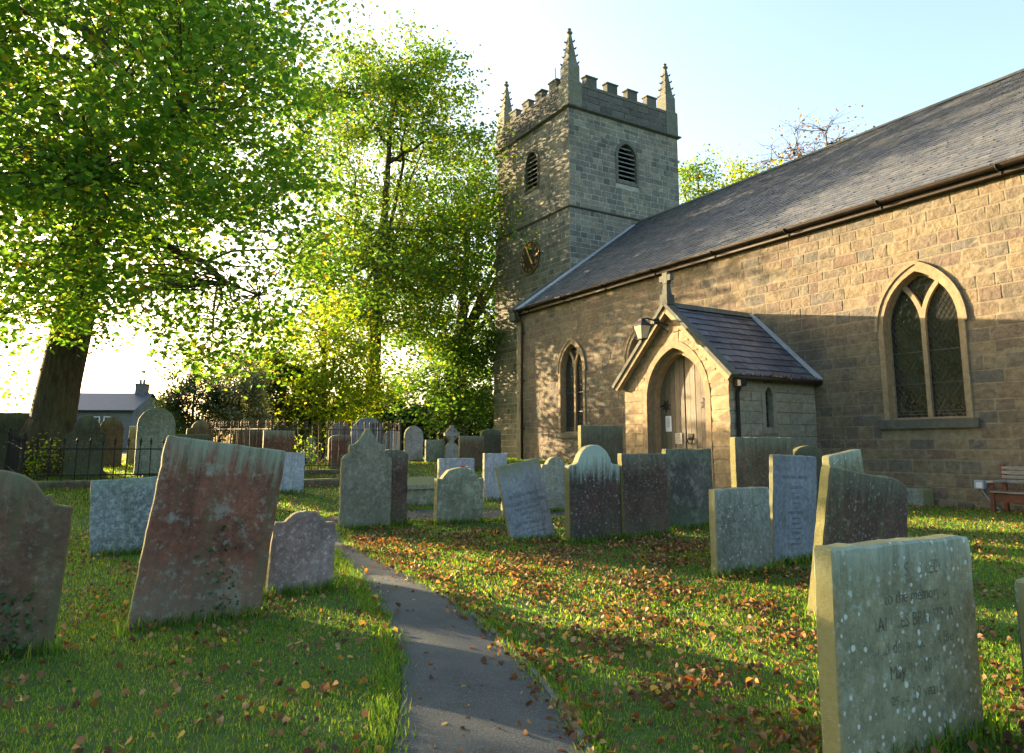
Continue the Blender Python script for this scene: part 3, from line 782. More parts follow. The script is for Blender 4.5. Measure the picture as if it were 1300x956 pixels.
CROCKET = MB().add([(-0.055,-0.055,0),(0.055,-0.055,0),(0.055,0.055,0),(-0.055,0.055,0),(0.05,0.05,0.10),(0,0,-0.07)],
                   [(0,1,4),(1,2,4),(2,3,4),(3,0,4),(1,0,5),(2,1,5),(3,2,5),(0,3,5)]).mesh('crocket'); CROCKET.materials.append(M_PINN)
def pinnacle(x, y):
    q = MB(); w0, w1 = 0.40, 0.33
    def ring(h, z): return [(x-h,y-h,z),(x+h,y-h,z),(x+h,y+h,z),(x-h,y+h,z)]
    prof = [(w0,17.12),(w0,18.35),(w1,18.45),(w1,19.2),(w1-0.04,19.34),(0.25,19.42),(0.075,20.86),(0.05,20.9)]
    vs = []; fs = []
    for h, z in prof: vs += ring(h, z)
    for r_ in range(len(prof)-1):
        for k in range(4): l = (k+1) % 4; fs.append((r_*4+k, r_*4+l, r_*4+4+l, r_*4+4+k))
    fs += [(3,2,1,0), tuple(range(len(vs)-4, len(vs)))]
    q.add(vs, fs); p = q.build('pinnacle', M_PINN, church)
    for z in (19.40, 19.78, 20.16, 20.54):
        h = 0.25 + (0.075-0.25)*(z-19.42)/(20.86-19.42)
        for k in range(4):
            o = link('crocket', CROCKET, p); o.rotation_euler = (0, 0, k*math.pi/2)
            sx, sy = ((1,1),(-1,1),(-1,-1),(1,-1))[k]; o.location = (x+sx*(h+0.03), y+sy*(h+0.03), z)
    fi = MB(); fi.lathe((x, y, 20.86), [(0.05,0),(0.06,0.06),(0.15,0.10),(0.16,0.16),(0.07,0.21),(0.06,0.25),(0.10,0.29),(0.10,0.34),(0.0,0.38)], 10); fi.build('finial', M_PINN, p, smooth=True)
for (x, y) in ((-0.36, TB+0.36), (-0.36, TE-0.36), (TWL+0.36, TB+0.36), (TWL+0.36, TE-0.36)): pinnacle(x, y)
MB().tube([(-1.9,TB+0.6,18.3),(-1.93,TB+0.6,20.0)], 0.025, 6).build('lightning_rod', M_IRON, church)

# ---- text helper (flat lettering turned into a mesh)
def text_mesh(txt, size, align='CENTER', shear=0.0):
    cu = bpy.data.curves.new('lettering', 'FONT'); cu.body = txt; cu.size = size; cu.align_x = align; cu.resolution_u = 3; cu.shear = shear
    ob = bpy.data.objects.new('lettering', cu); col.objects.link(ob)
    dg = bpy.context.evaluated_depsgraph_get(); dg.update()
    me = bpy.data.meshes.new_from_object(ob.evaluated_get(dg)); bpy.data.objects.remove(ob); bpy.data.curves.remove(cu)
    return me

# ---- clock on the south face of the tower
cc = (-3.24, 10.43); CR = 0.84; OFF = TB-0.05
dl = MB(); ring_ = [(cc[0]+CR*math.cos(2*math.pi*k/40), cc[1]+CR*math.sin(2*math.pi*k/40)) for k in range(40)]
dl.prism(ring_, 0.0, 0.07, MS(OFF)); clock = dl.build('clock', M_DIAL, church)
rm = MB()
r1 = [(cc[0]+(CR-0.02)*math.cos(2*math.pi*k/40), cc[1]+(CR-0.02)*math.sin(2*math.pi*k/40)) for k in range(40)]
r2 = [(cc[0]+(CR-0.034)*math.cos(2*math.pi*k/40), cc[1]+(CR-0.034)*math.sin(2*math.pi*k/40)) for k in range(40)]
rm.prism(r1, 0.06, 0.076, MS(OFF), [r2]); rm.build('minute_ring', M_GOLD, clock)
for k, t in enumerate(['XII','I','II','III','IIII','V','VI','VII','VIII','IX','X','XI']):
    me = text_mesh(t, 0.23); me.materials.append(M_GOLD)
    an = 2*math.pi*k/12; r_ = CR-0.19
    x, z = cc[0]+r_*math.sin(an), cc[1]+r_*math.cos(an)
    o = link('numeral', me, clock)
    mat_ = Matrix.Translation((x, OFF-0.076, z)) @ Matrix.Rotation(R(90), 4, 'X') @ Matrix.Rotation(-an, 4, 'Z') @ Matrix.Scale(0.72, 4, (1,0,0)) @ Matrix.Translation((0,-0.095,0))
    o.matrix_local = mat_
def hand(an, L, wd_, tail, n0):
    h = MB(); d = (math.sin(an), math.cos(an)); p = (d[1], -d[0])
    q = [(-tail, wd_*0.6), (-tail, -wd_*0.6), (L*0.55, -wd_), (L*0.8, -wd_*1.1), (L, 0), (L*0.8, wd_*1.1), (L*0.55, wd_)]
    poly = [(cc[0]+t*d[0]+s*p[0], cc[1]+t*d[1]+s*p[1]) for t, s in q]
    h.prism(poly[::-1], n0, n0+0.012, MS(OFF)); h.build('clock_hand', M_GOLD, clock)
hand(R(-27), 0.74, 0.028, 0.16, 0.095); hand(R(148), 0.48, 0.045, 0.1, 0.08)
for sx in (-1, 1):
    b_ = MB(); b_.box(cc[0]+sx*CR-0.02 if sx > 0 else cc[0]-CR-0.28, cc[0]+CR+0.28 if sx > 0 else cc[0]-CR+0.02, OFF-0.03, OFF+0.01, cc[1]-0.02, cc[1]+0.02); b_.build('fixing_bar', M_IRON, clock)

# ---- porch
PB = -3.12; PA0, PA1 = 10.45, 14.12; PC = 12.30; PEZ, PRZ = 2.92, 4.82
DO = dict(c=12.36, w=1.02, z0=-0.2, zs=2.42, za=3.72)
pw = MB()
pw.prism([(PA0,-0.4),(PA1,-0.4),(PA1,PEZ),(PC,PRZ-0.12),(PA0,PEZ)], -0.45, 0.0, MS(PB), [arch_poly(DO['c'], DO['w'], DO['z0'], DO['zs'], DO['za'])])
pw.prism([(PB+0.452,-0.4),(-0.01,-0.4),(-0.01,PEZ),(PB+0.452,PEZ)], -0.35, 0.0, ME(PA1-0.004), [arch_poly(-1.77, 0.15, 1.67, 2.45, 2.68, 6)])
pw.box(PA0+0.004, PA0+0.35, PB+0.452, -0.01, -0.4, PEZ)
porch_wall = pw.build('porch_wall', M_MORTAR, church)
rnd = random.Random(5)
gab = lambda z: (PA0, PA1) if z <= PEZ+0.02 else (PA0+(z-PEZ)*(PC-PA0)/(PRZ-0.12-PEZ), PA1-(z-PEZ)*(PA1-PC)/(PRZ-0.12-PEZ))
for s in lay(0, 0, PA0, PA1, 0.35, 0.62, courses(-0.3, 4.6, 0.24, 0.33, rnd), [arch_hole(DO['c'], DO['w']+0.17, -1, DO['zs'], DO['za']+0.22)], rnd, gab):
    q = MB(); q.add(*stone_geo(s, MS(PB), rnd, (0.004, 0.012), 0.004, 0.008)); q.build('ashlar_block', M_ASHLAR, porch_wall)
lanc = arch_hole(-1.77, 0.26, 1.55, 2.45, 2.85)
for s in lay(0, 0, PB, -0.01, 0.38, 0.75, courses(-0.3, PEZ-0.02, 0.22, 0.30, rnd), [lanc], rnd):
    q = MB(); q.add(*stone_geo(s, ME(PA1), rnd, (0.004, 0.012), 0.004, 0.008)); q.build('ashlar_block', M_PSIDE, porch_wall)
lw = MB(); lw.prism(arch_poly(-1.77, 0.26, 1.55, 2.45, 2.85, 6), -0.2, 0.016, ME(PA1), [arch_poly(-1.77, 0.13, 1.69, 2.45, 2.66, 6)])
lo_ = lw.build('lancet_window', M_PSIDE, church); MB().prism(arch_poly(-1.77, 0.14, 1.68, 2.45, 2.67, 6), -0.16, -0.14, ME(PA1)).build('pane', M_GLASS, lo_)
lb = MB()
for z in np.arange(1.8, 2.6, 0.13): lb.prism([(-1.89,z),(-1.65,z),(-1.65,z+0.012),(-1.89,z+0.012)], -0.139, -0.128, ME(PA1))
lb.build('saddle_bar', M_CAME, lo_)
sm = MB(); sm.prism(arch_poly(DO['c'], DO['w']+0.17, DO['z0'], DO['zs'], DO['za']+0.21, 12), -0.05, 0.018, MS(PB), [arch_poly(DO['c'], DO['w'], DO['z0']+0.001, DO['zs'], DO['za'], 12)])
doorway = sm.build('doorway_arch', M_ASHLAR, church)
sm = MB(); sm.prism(arch_poly(DO['c'], DO['w']+0.0, DO['z0'], DO['zs'], DO['za'], 12), -0.38, -0.16, MS(PB), [arch_poly(DO['c'], DO['w']-0.12, DO['z0']+0.001, DO['zs'], DO['za']-0.14, 12)])
sm.build('inner_order', M_ASHLAR, doorway)
MB().box(DO['c']-1.3, DO['c']+1.3, PB-0.5, PB+0.4, -0.4, 0.14).build('step', M_TRIM, church)
# two door leaves made of planks
dw, dza = DO['w']-0.12, DO['za']-0.14
for sg in (-1, 1):
    lf = MB(); lf.prism([(DO['c']+min(0, sg*dw), 0.15), (DO['c']+max(0, sg*dw), 0.15), (DO['c']+max(0, sg*dw), 2.2), (DO['c']+min(0, sg*dw), 2.2)], -0.44, -0.40, MS(PB))
    leaf = lf.build('door', M_DOOR, church)
    npk = 5
    for k in range(npk):
        x0 = (k+0.035)*dw/npk + (0.014 if k == 0 else 0); x1 = (k+1-0.035)*dw/npk
        pts = [(x0, 0.16), (x1, 0.16)]
        for x in np.linspace(x1, x0, 5):
            # height of the arch at x
            lo, hi = DO['zs'], dza
            for _ in range(24):
                m_ = (lo+hi)/2
                if arch_hw(m_, dw, DO['zs'], dza) > x: lo = m_
                else: hi = m_
            pts.append((x, lo-0.005))
        poly = [(DO['c']+sg*x, z) for x, z in pts]
        if sg < 0: poly = poly[::-1]
        pk = MB(); pk.prism(poly, -0.399, -0.355 + rnd.uniform(-0.004, 0.004), MS(PB)); pk.build('plank', M_DOOR, leaf)
    def leafhinge(x, z, s):
        h = MB()
        for k in range(7):
            an = 2*math.pi*k/7+0.2; c, s_ = math.cos(an), math.sin(an)
            poly = [(x+r_*c-t*s_, z+r_*s_+t*c) for r_, t in ((0.02,0.008),(0.08,0.035),(0.17,0.0),(0.08,-0.035),(0.02,-0.008))]
            h.prism(poly[::-1], -0.355, -0.338, MS(PB))
        h.prism([(x-0.03,z-0.02),(x+s*0.25,z-0.02),(x+s*0.25,z+0.02),(x-0.03,z+0.02)] if s > 0 else [(x+s*0.25,z-0.02),(x+0.03,z-0.02),(x+0.03,z+0.02),(x+s*0.25,z+0.02)], -0.354, -0.340, MS(PB))
        h.build('hinge', M_IRON, leaf)
    for z in (2.28, 1.0): leafhinge(DO['c']+sg*(dw-0.22), z, sg)
    if sg > 0:
        rn = MB(); pts = [(DO['c']+0.16+0.08*math.cos(2*math.pi*k/14), PB+0.31, 1.38+0.08*math.sin(2*math.pi*k/14)) for k in range(15)]
        rn.tube(pts, 0.014, 6); rn.box(DO['c']+0.08, DO['c']+0.24, PB+0.332, PB+0.356, 1.40, 1.56); rn.build('ring_handle', M_IRON, leaf)
# porch roof
RL = math.hypot(PA1+0.22-PC, PRZ-2.86); RA = math.atan2(PRZ-2.86, PA1+0.22-PC)
def MPE(s, u, n): return (PA1+0.22 - u*math.cos(RA) + n*math.sin(RA), s, 2.86 + u*math.sin(RA) + n*math.cos(RA))      # s along plan depth
def MPW(s, u, n): return (2*PC-(PA1+0.22) + u*math.cos(RA) - n*math.sin(RA), -s, 2.86 + u*math.sin(RA) + n*math.cos(RA))
pr = MB(); pr.box(PB-0.10, -0.02, 0.0, RL-0.01, -0.12, -0.015, MPE); pr.box(0.02, -PB+0.10, 0.0, RL-0.01, -0.12, 0.015, MPW)
porch_roof = pr.build('porch_roof', M_PSLATE, church)
rows = 11
for i in range(rows):
    u0 = RL*i/rows; s = PB+0.05 - (0.2 if i % 2 else 0)
    while s < -0.08:
        wd_ = rnd.uniform(0.32, 0.46); e = min(s+wd_, -0.06)
        if e - s > 0.1:
            q = MB(); slate_geo(q, MPE, max(s, PB+0.04), e, u0, RL*(i+1)/rows-0.02, rnd, 0.008, 0.03); q.build('slate', M_PSLATE, porch_roof)
        s += wd_
q = MB()
for s in np.arange(PB+0.1, -0.2, 0.5): q.add([(PC,s+0.005,PRZ+0.09),(PC,s+0.495,PRZ+0.09),(PC+0.16,s+0.495,PRZ-0.07),(PC+0.16,s+0.005,PRZ-0.07),(PC-0.16,s+0.495,PRZ-0.07),(PC-0.16,s+0.005,PRZ-0.07)], [(3,2,1,0),(0,1,4,5),(0,5,3),(1,2,4)])
q.build('ridge_tiles', M_TRIM, porch_roof)
q = MB(); q.box(-0.20, -0.015, 0.0, RL+0.02, 0.035, 0.075, MPE); q.build('lead_flashing', M_LEAD, porch_roof)
q = MB(); q.box(PB-0.24, PB+0.05, -0.05, RL+0.03, -0.02, 0.07, MPE); q.build('gable_coping', M_TRIM, porch_roof)
q = MB(); q.box(-PB-0.05, -PB+0.24, -0.05, RL+0.03, -0.02, 0.07, MPW); q.build('gable_coping', M_TRIM, porch_roof)
q = MB(); q.box(PB-0.20, PB-0.03, -0.02, RL-0.02, -0.15, -0.022, MPE); q.build('bargeboard', M_ASHLAR, porch_roof)
q = MB(); q.box(-PB+0.03, -PB+0.20, -0.02, RL-0.02, -0.15, -0.022, MPW); q.build('bargeboard', M_ASHLAR, porch_roof)
gm = MB(); gm.tube([(PA1+0.20,PB-0.05,2.82),(PA1+0.20,-0.03,2.82)], 0.055, 8); pg = gm.build('gutter', M_GUTTER, porch_roof, smooth=True)
dm = MB(); dm.tube([(PA1+0.20,PB+0.18,2.80),(PA1+0.18,PB+0.18,2.66),(PA1+0.09,PB+0.18,2.50),(PA1+0.08,PB+0.18,2.4),(PA1+0.08,PB+0.18,0.1)], 0.045, 10)
dm.box(PA1+0.06, PA1+0.28, PB+0.08, PB+0.28, 2.62, 2.78); dm.box(PA1+0.02, PA1+0.15, PB+0.10, PB+0.26, 1.25, 1.32); dm.build('downpipe', M_IRON, church)
# stone cross on the porch gable
q = MB(); x, y = PC, PB-0.10
q.box(x-0.13, x+0.13, y-0.13, y+0.13, PRZ+0.0, PRZ+0.26)
q.add([(x-0.09,y-0.09,PRZ+0.26),(x+0.09,y-0.09,PRZ+0.26),(x+0.09,y+0.09,PRZ+0.26),(x-0.09,y+0.09,PRZ+0.26),(x-0.06,y-0.06,PRZ+0.56),(x+0.06,y-0.06,PRZ+0.56),(x+0.06,y+0.06,PRZ+0.56),(x-0.06,y+0.06,PRZ+0.56)],
      [(0,1,5,4),(1,2,6,5),(2,3,7,6),(3,0,4,7)])
q.box(x-0.085, x+0.085, y-0.07, y+0.07, PRZ+0.56, PRZ+0.84); q.box(x-0.20, x-0.0855, y-0.066, y+0.066, PRZ+0.62, PRZ+0.77); q.box(x+0.0855, x+0.20, y-0.066, y+0.066, PRZ+0.62, PRZ+0.77)
q.build('cross_finial', M_TRIM, church)

# ---- fittings on the church that are things of their own
def chw(a, b, z): x, y = W(a, b); return (x, y, z)
def lantern(name, a, b, z, s, label, arm):
    r = empty(name, chw(a, b, z), CH_ROT); tag(r, label, 'lamp')
    def ring(h, zz): return [(-h,-h,zz),(h,-h,zz),(h,h,zz),(-h,h,zz)]
    g = MB(); g.add(ring(0.085*s, 0)+ring(0.15*s, 0.30*s), [(3,2,1,0),(4,5,6,7),(0,1,5,4),(1,2,6,5),(2,3,7,6),(3,0,4,7)]); g.build('glass', M_LAMPG, r)
    f_ = MB()
    for sx in (-1, 1):
        for sy in (-1, 1): f_.tube([(sx*0.088*s, sy*0.088*s, -0.01), (sx*0.154*s, sy*0.154*s, 0.30*s)], 0.010*s, 5)
    f_.add(ring(0.17*s, 0.30*s)+ring(0.17*s, 0.325*s)+ring(0.07*s, 0.42*s)+ring(0.06*s, 0.47*s), [(3,2,1,0)]+[(i*4+k, i*4+(k+1) % 4, i*4+4+(k+1) % 4, i*4+4+k) for i in range(3) for k in range(4)]+[(12,13,14,15)])
    f_.box(-0.09*s, 0.09*s, -0.09*s, 0.09*s, -0.03*s, -0.002); f_.lathe((0,0,-0.09*s), [(0.0,0),(0.03*s,0.02*s),(0.03*s,0.06*s)], 8); f_.build('frame', M_IRON, r)
    k = MB(); k.tube([(0,0.0,0.46*s),(arm[0]*0.2,arm[1]*0.2,0.50*s),(arm[0]*0.6,arm[1]*0.6,0.44*s),(arm[0],arm[1],0.36*s)], 0.02*s, 6)
    k.tube([(arm[0]*0.98,arm[1]*0.98,0.2*s),(arm[0]*0.5,arm[1]*0.5,0.43*s)], 0.012*s, 6); k.lathe((arm[0]*0.55,arm[1]*0.55,0.36*s), [(0.0,0),(0.08*s,0.02),(0.08*s,0.14*s),(0.0,0.16*s)], 8); k.build('bracket', M_IRON, r)
lantern('wall_lantern', 12.16, PB-0.85, 3.92, 1.05, 'black iron lantern with cream glass hanging at the porch gable', (0.10, 0.80))
lantern('wall_lamp', -1.35, TB-0.50, 3.35, 0.9, 'small lamp with white shade fixed low on the tower wall', (0.0, 0.40))
def panel(name, a, b, z, w_, h, mat, label, cat, lines=0):
    o = MB(); o.box(-w_/2, w_/2, -0.006, 0.006, 0, h); ob = o.build(name, mat); ob.location = chw(a, b, z); ob.rotation_euler = (0,0,CH_ROT); tag(ob, label, cat)
    if lines:
        l = MB()
        for k in range(lines):
            zz = h*0.86 - k*h*0.66/lines; ww = w_*0.36*random.uniform(0.6, 1)
            l.add([(-ww,-0.0075,zz),(ww,-0.0075,zz),(ww,-0.0075,zz+h*0.028),(-ww,-0.0075,zz+h*0.028)], [(0,1,2,3)])
        l.build('printed_lines', M_INK, ob)
    return ob
panel('paper_notice', DO['c']-0.60, PB+0.338, 1.62, 0.21, 0.40, M_WHITE, 'white paper notice pinned on the left church door leaf', 'notice', 9)
panel('notice_card', DO['c']-0.25, PB+0.338, 1.30, 0.24, 0.28, M_BOARD, 'square buff card fixed on the door below the paper notice', 'notice', 5)
jb = empty('junction_box', chw(17.86, -0.04, 0.40), CH_ROT); tag(jb, 'small grey electrical box low on the wall beside the bench', 'box')
MB().box(-0.09, 0.09, -0.09, 0.03, 0, 0.17).build('case', M_BOXG, jb); MB().box(-0.05, 0.06, -0.098, -0.091, 0.02, 0.13).build('cover', M_WHITE, jb)
MB().tube([(0.02,-0.05,0.0),(0.06,-0.05,-0.08),(0.20,-0.05,-0.28),(0.36,-0.05,-0.42),(0.50,-0.05,-0.5)], 0.016, 6).build('conduit', M_COND, jb, smooth=True)
# ------------------------------------------------------------------ gravestones
def arc(cx, cz, rx, rz, a0, a1, n=8):
    return [(cx+rx*math.cos(R(a0+(a1-a0)*i/n)), cz+rz*math.sin(R(a0+(a1-a0)*i/n))) for i in range(n+1)]
def half(shape, asp):
    """right half of an outline, foot to crown; x 0..0.5, z 0..1; asp = width/height"""
    if shape == 'flat': return [(0.5,0),(0.5,0.985),(0.488,1.0),(0,1.0)]
    if shape == 'round': return [(0.5,0)] + arc(0,1-0.5*asp,0.5,0.5*asp,0,90,10)
    if shape == 'low': return [(0.5,0)] + arc(0,1-0.2*asp,0.5,0.2*asp,0,90,8)
    if shape == 'pointed': return [(0.5,0)] + [(x, z) for x, z in [(0.5,1-0.62*asp),(0.47,1-0.46*asp),(0.41,1-0.31*asp),(0.32,1-0.18*asp),(0.19,1-0.07*asp),(0.0,1.0)]]
    if shape == 'shoulder': return [(0.5,0),(0.5,1-0.34*asp),(0.47,1-0.31*asp),(0.40,1-0.31*asp),(0.36,1-0.29*asp)] + arc(0,1-0.34*asp,0.33,0.34*asp,12,90,8)
    if shape == 'lowshoulder': return [(0.5,0),(0.5,1-0.20*asp),(0.40,1-0.21*asp),(0.36,1-0.16*asp),(0.25,1-0.05*asp),(0.12,1-0.01*asp),(0,1)]
    if shape == 'scroll': return [(0.5,0),(0.5,1-0.27*asp),(0.38,1-0.25*asp),(0.35,1-0.21*asp),(0.35,1-0.18*asp),(0.30,1-0.18*asp)] + arc(0,1-0.22*asp,0.29,0.22*asp,18,90,7)
    if shape == 'ogee': return [(0.5,0),(0.5,1-0.58*asp),(0.36,1-0.47*asp),(0.36,1-0.32*asp),(0.23,1-0.29*asp),(0.15,1-0.19*asp),(0.04,1-0.02*asp),(0,1)]
    if shape == 'ornate': return [(0.5,0),(0.5,0.08),(0.42,0.12),(0.42,0.45),(0.5,0.50),(0.5,0.60),(0.44,0.63),(0.46,0.69),(0.38,0.72),(0.30,0.735),(0.29,0.80),(0.25,0.87),(0.18,0.94),(0.08,0.99),(0,1)]
    if shape == 'shoulder_round': return [(0.5,0),(0.5,0.80),(0.47,0.86),(0.42,0.87),(0.36,0.86)] + arc(0,0.80,0.33,0.20,20,90,7)
def outline(shape, w_, h, rnd, bury=0.3, jit=0.005):
    hf = half(shape, w_/h)
    pts = [(x*w_, z*h if z > 0 else -bury) for x, z in hf]
    full = pts + [(-x, z) for x, z in pts[::-1] if x > 1e-6]
    out = []
    for i in range(len(full)):
        a, b = full[i], full[(i+1) % len(full)]
        L = math.hypot(b[0]-a[0], b[1]-a[1]); k = max(1, int(L/0.07))
        for j in range(k):
            t = j/k; out.append((a[0]+(b[0]-a[0])*t+rnd.uniform(-jit, jit), a[1]+(b[1]-a[1])*t+rnd.uniform(-jit, jit)))
    return out
STONEOBJ = []
def headstone(label, X, Y, w_, h, t, shape, mat, yaw=0.0, roll=0.0, tilt=0.0, lines=(), cut=None, panel_=False, name='headstone', cat='gravestone', dz=0.0):
    rnd = random.Random(int(X*1000)+int(Y*77)); c = 0.012
    P = outline(shape, w_, h, rnd); n = len(P)
    def ins(q, e): return (q[0]*(w_-2*e)/w_, (q[1]+0.3)*(h+0.3-e)/(h+0.3)-0.3)
    vs = [(*ins(q, c), -t/2) for q in P]; vs = [(x, y_, z) for (x, z, y_) in vs]
    vs += [(q[0], -t/2+c, q[1]) for q in P] + [(q[0], t/2-c, q[1]) for q in P] + [(ins(q, c)[0], t/2, ins(q, c)[1]) for q in P]
    tri = tessellate_polygon([[Vector((q[0], q[1], 0)) for q in P]]); fs = []
    for T in tri:
        p = [P[i] for i in T]; ar = (p[1][0]-p[0][0])*(p[2][1]-p[0][1])-(p[1][1]-p[0][1])*(p[2][0]-p[0][0])
        if ar < 0: T = (T[0], T[2], T[1])
        fs.append(tuple(T)); fs.append((T[0]+3*n, T[2]+3*n, T[1]+3*n))
    for r_ in range(3):
        for k in range(n): l = (k+1) % n; fs.append((r_*n+k, r_*n+n+k, r_*n+n+l, r_*n+l))
    mb = MB(); mb.add(vs, fs); o = mb.build(name, mat)
    o.location = (X, Y, float(gz(X, Y))+dz); o.rotation_euler = (R(tilt), R(roll), R(31.3+yaw))
    tag(o, label, cat, 'gravestones in the churchyard')
    STONEOBJ.append((X, Y, w_, t, 31.3+yaw))
    if panel_:
        b_ = MB(); e0 = [(-w_*0.44,h*0.06),(w_*0.44,h*0.06),(w_*0.44,h*0.955),(-w_*0.44,h*0.955)]; e1 = [(x*0.96, h*0.5+(z-h*0.5)*0.97) for x, z in e0]
        b_.prism(e0, -0.004, 0.007, lambda s, z, q: (s, -t/2-q, z), [e1]); b_.build('raised_border', mat, o)
    if lines:
        ms = MB()
        for (txt, zf, size, dx) in lines:
            me = text_mesh(txt, size)
            base = len(ms.v); ms.v += [(v.co.x*0.92+dx, -t/2-0.0025, zf*h+v.co.y) for v in me.vertices]
            ms.f += [tuple(i+base for i in p.vertices) for p in me.polygons]; bpy.data.meshes.remove(me)
        ms.build('inscription', cut or M_CUT, o, kind='stuff')
    return o

def ghost(rows, z0, dz, s, rnd):
    return [(t, z0-dz*i, s*(1.25 if t.isupper() and i % 3 == 1 else 1.0), 0.0) for i, t in enumerate(rows)]
H = headstone
H('large red sandstone slab leaning right with pale lichen along its top', -2.36, 5.54, 0.90, 1.33, 0.10, 'flat', RED, 0, 8.0, -5)
H('brown headstone with scrolled shoulders at the left edge of the foreground', -3.34, 4.62, 0.86, 1.16, 0.11, 'scroll', RBR, 0, 3.0, -3,
  [('IN MEMORY', 0.80, 0.085, 0), ('OF', 0.71, 0.06, 0), ('who died', 0.61, 0.06, 0), ('also of', 0.52, 0.055, 0)], M_CUT)
H('low blue green lichened slab just left of the large red slab', -4.61, 8.80, 0.78, 0.90, 0.11, 'flat', BLG, 0, -3, -3)
H('small round topped pinkish stone beside the large red slab', -1.87, 6.50, 0.56, 0.70, 0.10, 'shoulder_round', PNK, 0, 3, -2)
H('tall dark flat slab at the far left behind the scrolled headstone', -11.98, 16.91, 1.20, 1.40, 0.12, 'flat', DKG, 0, 0)
H('dark ornate headstone with pointed crown and scalloped shoulders behind the railing', -9.45, 15.95, 0.90, 1.40, 0.16, 'ornate', DKG, 0, 0)
H('small rounded stone behind the tree trunk base near the ornate headstone', -13.4, 20.9, 0.80, 1.20, 0.12, 'round', GRN, 0, 0)
H('plain pointed arch headstone right of the dark ornate one', -11.13, 19.94, 0.60, 1.40, 0.12, 'pointed', BRN, 0, 0)
H('tall grey round topped headstone behind the left railing', -8.49, 17.12, 0.82, 1.60, 0.14, 'round', LGY, 0, 0)
H('narrow mossy slab seen edge on beside the tall grey headstone', -10.9, 20.7, 0.35, 1.15, 0.12, 'flat', OLV, -45, 3)
H('brown headstone with round crown and square shoulders before the pale shrub', -9.98, 22.97, 0.80, 1.42, 0.14, 'shoulder', BRN, 0, 0)
H('wide low dark slab beyond the large red slab', -9.6, 21.2, 1.25, 0.95, 0.12, 'flat', DKG, 0, 0)
H('wide red brown slab inside the tall iron railing', -8.34, 22.97, 1.05, 1.17, 0.12, 'flat', BRN, 0, 0)
H('red brown flat slab standing left of the tall railing', -5.84, 18.0, 0.76, 1.10, 0.11, 'flat', RED, 0, 0)
H('pale blue stone in front of the red brown flat slab', -4.55, 14.90, 0.50, 0.82, 0.10, 'flat', BLUEP, 0, 1)
H('small pointed stone deep inside the tall railing', -6.34, 22.6, 0.36, 0.86, 0.10, 'pointed', GRN, 0, 0)
H('pink granite round topped headstone behind the railing bars', -5.53, 22.97, 0.70, 1.34, 0.12, 'round', PNK, 0, 0)
H('dark red low arched headstone in front of the pink granite one', -4.75, 19.9, 0.66, 0.95, 0.12, 'low', RED, 0, 0)
H('large blue grey round topped headstone behind the pointed central stone', -4.36, 21.61, 1.02, 1.45, 0.14, 'round', SLT, 0, 0)
H('grey brown headstone with peaked crown and stepped shoulders beside the path', -2.24, 11.10, 0.80, 1.53, 0.10, 'ogee', GBR, 0, 0.5, -1)
H('dark brown stone just behind the peaked headstone by the path', -1.92, 11.55, 0.52, 1.20, 0.10, 'low', DKB, 0, 0)
H('small white headstone at the right end of the railing', -4.09, 24.6, 0.60, 1.12, 0.10, 'low', PAL, 0, 0)
H('pale grey round topped headstone right of the tall railing', -3.55, 25.92, 0.72, 1.30, 0.12, 'round', PAL, 0, 0)
H('square green slab beside the Celtic wheel cross', -2.67, 24.85, 0.70, 0.80, 0.12, 'flat', GRN, 0, 0)
H('brown flat slab right of the Celtic wheel cross', -1.19, 20.98, 0.80, 0.97, 0.12, 'flat', BRN, 0, 0)
H('dark stone half hidden behind the brown flat slab near the tower', -0.72, 24.2, 0.75, 1.15, 0.12, 'low', DKG, 0, 0)
H('green lichened headstone with low shoulders in mid churchyard', -0.89, 12.10, 0.86, 0.91, 0.14, 'lowshoulder', GRN, 0, 1)
H('pale blue low slab with flowers behind the green lichened headstone', -1.25, 16.16, 0.88, 0.75, 0.12, 'flat', BLUEP, 0, 0)
H('pale blue upright stone behind the leaning inscribed slate', -0.36, 15.2, 0.55, 0.96, 0.10, 'flat', BLUEP, 0, 0)
H('mossy grey stone leaning right behind the inscribed slate', 0.02, 12.46, 0.50, 0.82, 0.10, 'flat', GRN, 0, 7)
H('blue grey slate leaning left with rows of dark lettering', 0.29, 9.90, 0.70, 1.08, 0.07, 'flat', SLT2, 0, -9.5, -7,
  [('IN LOVING MEMORY', 0.575, 0.062, 0), ('WILLIAM GOODWIN', 0.475, 0.072, 0), ('who departed this life', 0.415, 0.045, 0), ('aged 71 years', 0.35, 0.05, 0),
   ('also of', 0.29, 0.045, 0), ('JOSEPH WALLACE', 0.225, 0.066, 0), ('son of the above who died', 0.165, 0.042, 0), ('in the 23rd year of his age', 0.11, 0.042, 0)], M_CUTS)
H('grey speckled round topped stone right of the leaning slate', 0.81, 13.70, 0.66, 1.03, 0.12, 'shoulder_round', LGY, 0, 0)
H('tall plain dark slab with yellow edge near the porch', 2.12, 17.18, 1.26, 1.55, 0.14, 'flat', DKG, 0, 0)
H('dark headstone with rounded crown draped in pale green lichen', 1.10, 9.85, 0.87, 1.29, 0.13, 'shoulder', DRP, 0, 0.5, -1)
H('brown flat slab adjoining the lichen draped headstone', 1.86, 10.25, 0.84, 1.16, 0.11, 'flat', DKB, 0, 0.5, -1,
  [(t, 0.80-0.06*i, 0.045, 0) for i, t in enumerate(['In memory of','who departed','this life','aged'])], M_CUT)
H('dark green tinged flat slab, right one of the adjoining pair', 2.73, 11.20, 0.97, 1.21, 0.11, 'flat', DGR, 0, 0, -1)
H('wide flat slab with bright yellow edge beside the porch corner', 4.18, 12.04, 1.42, 1.41, 0.13, 'flat', BRN, 0, 0)
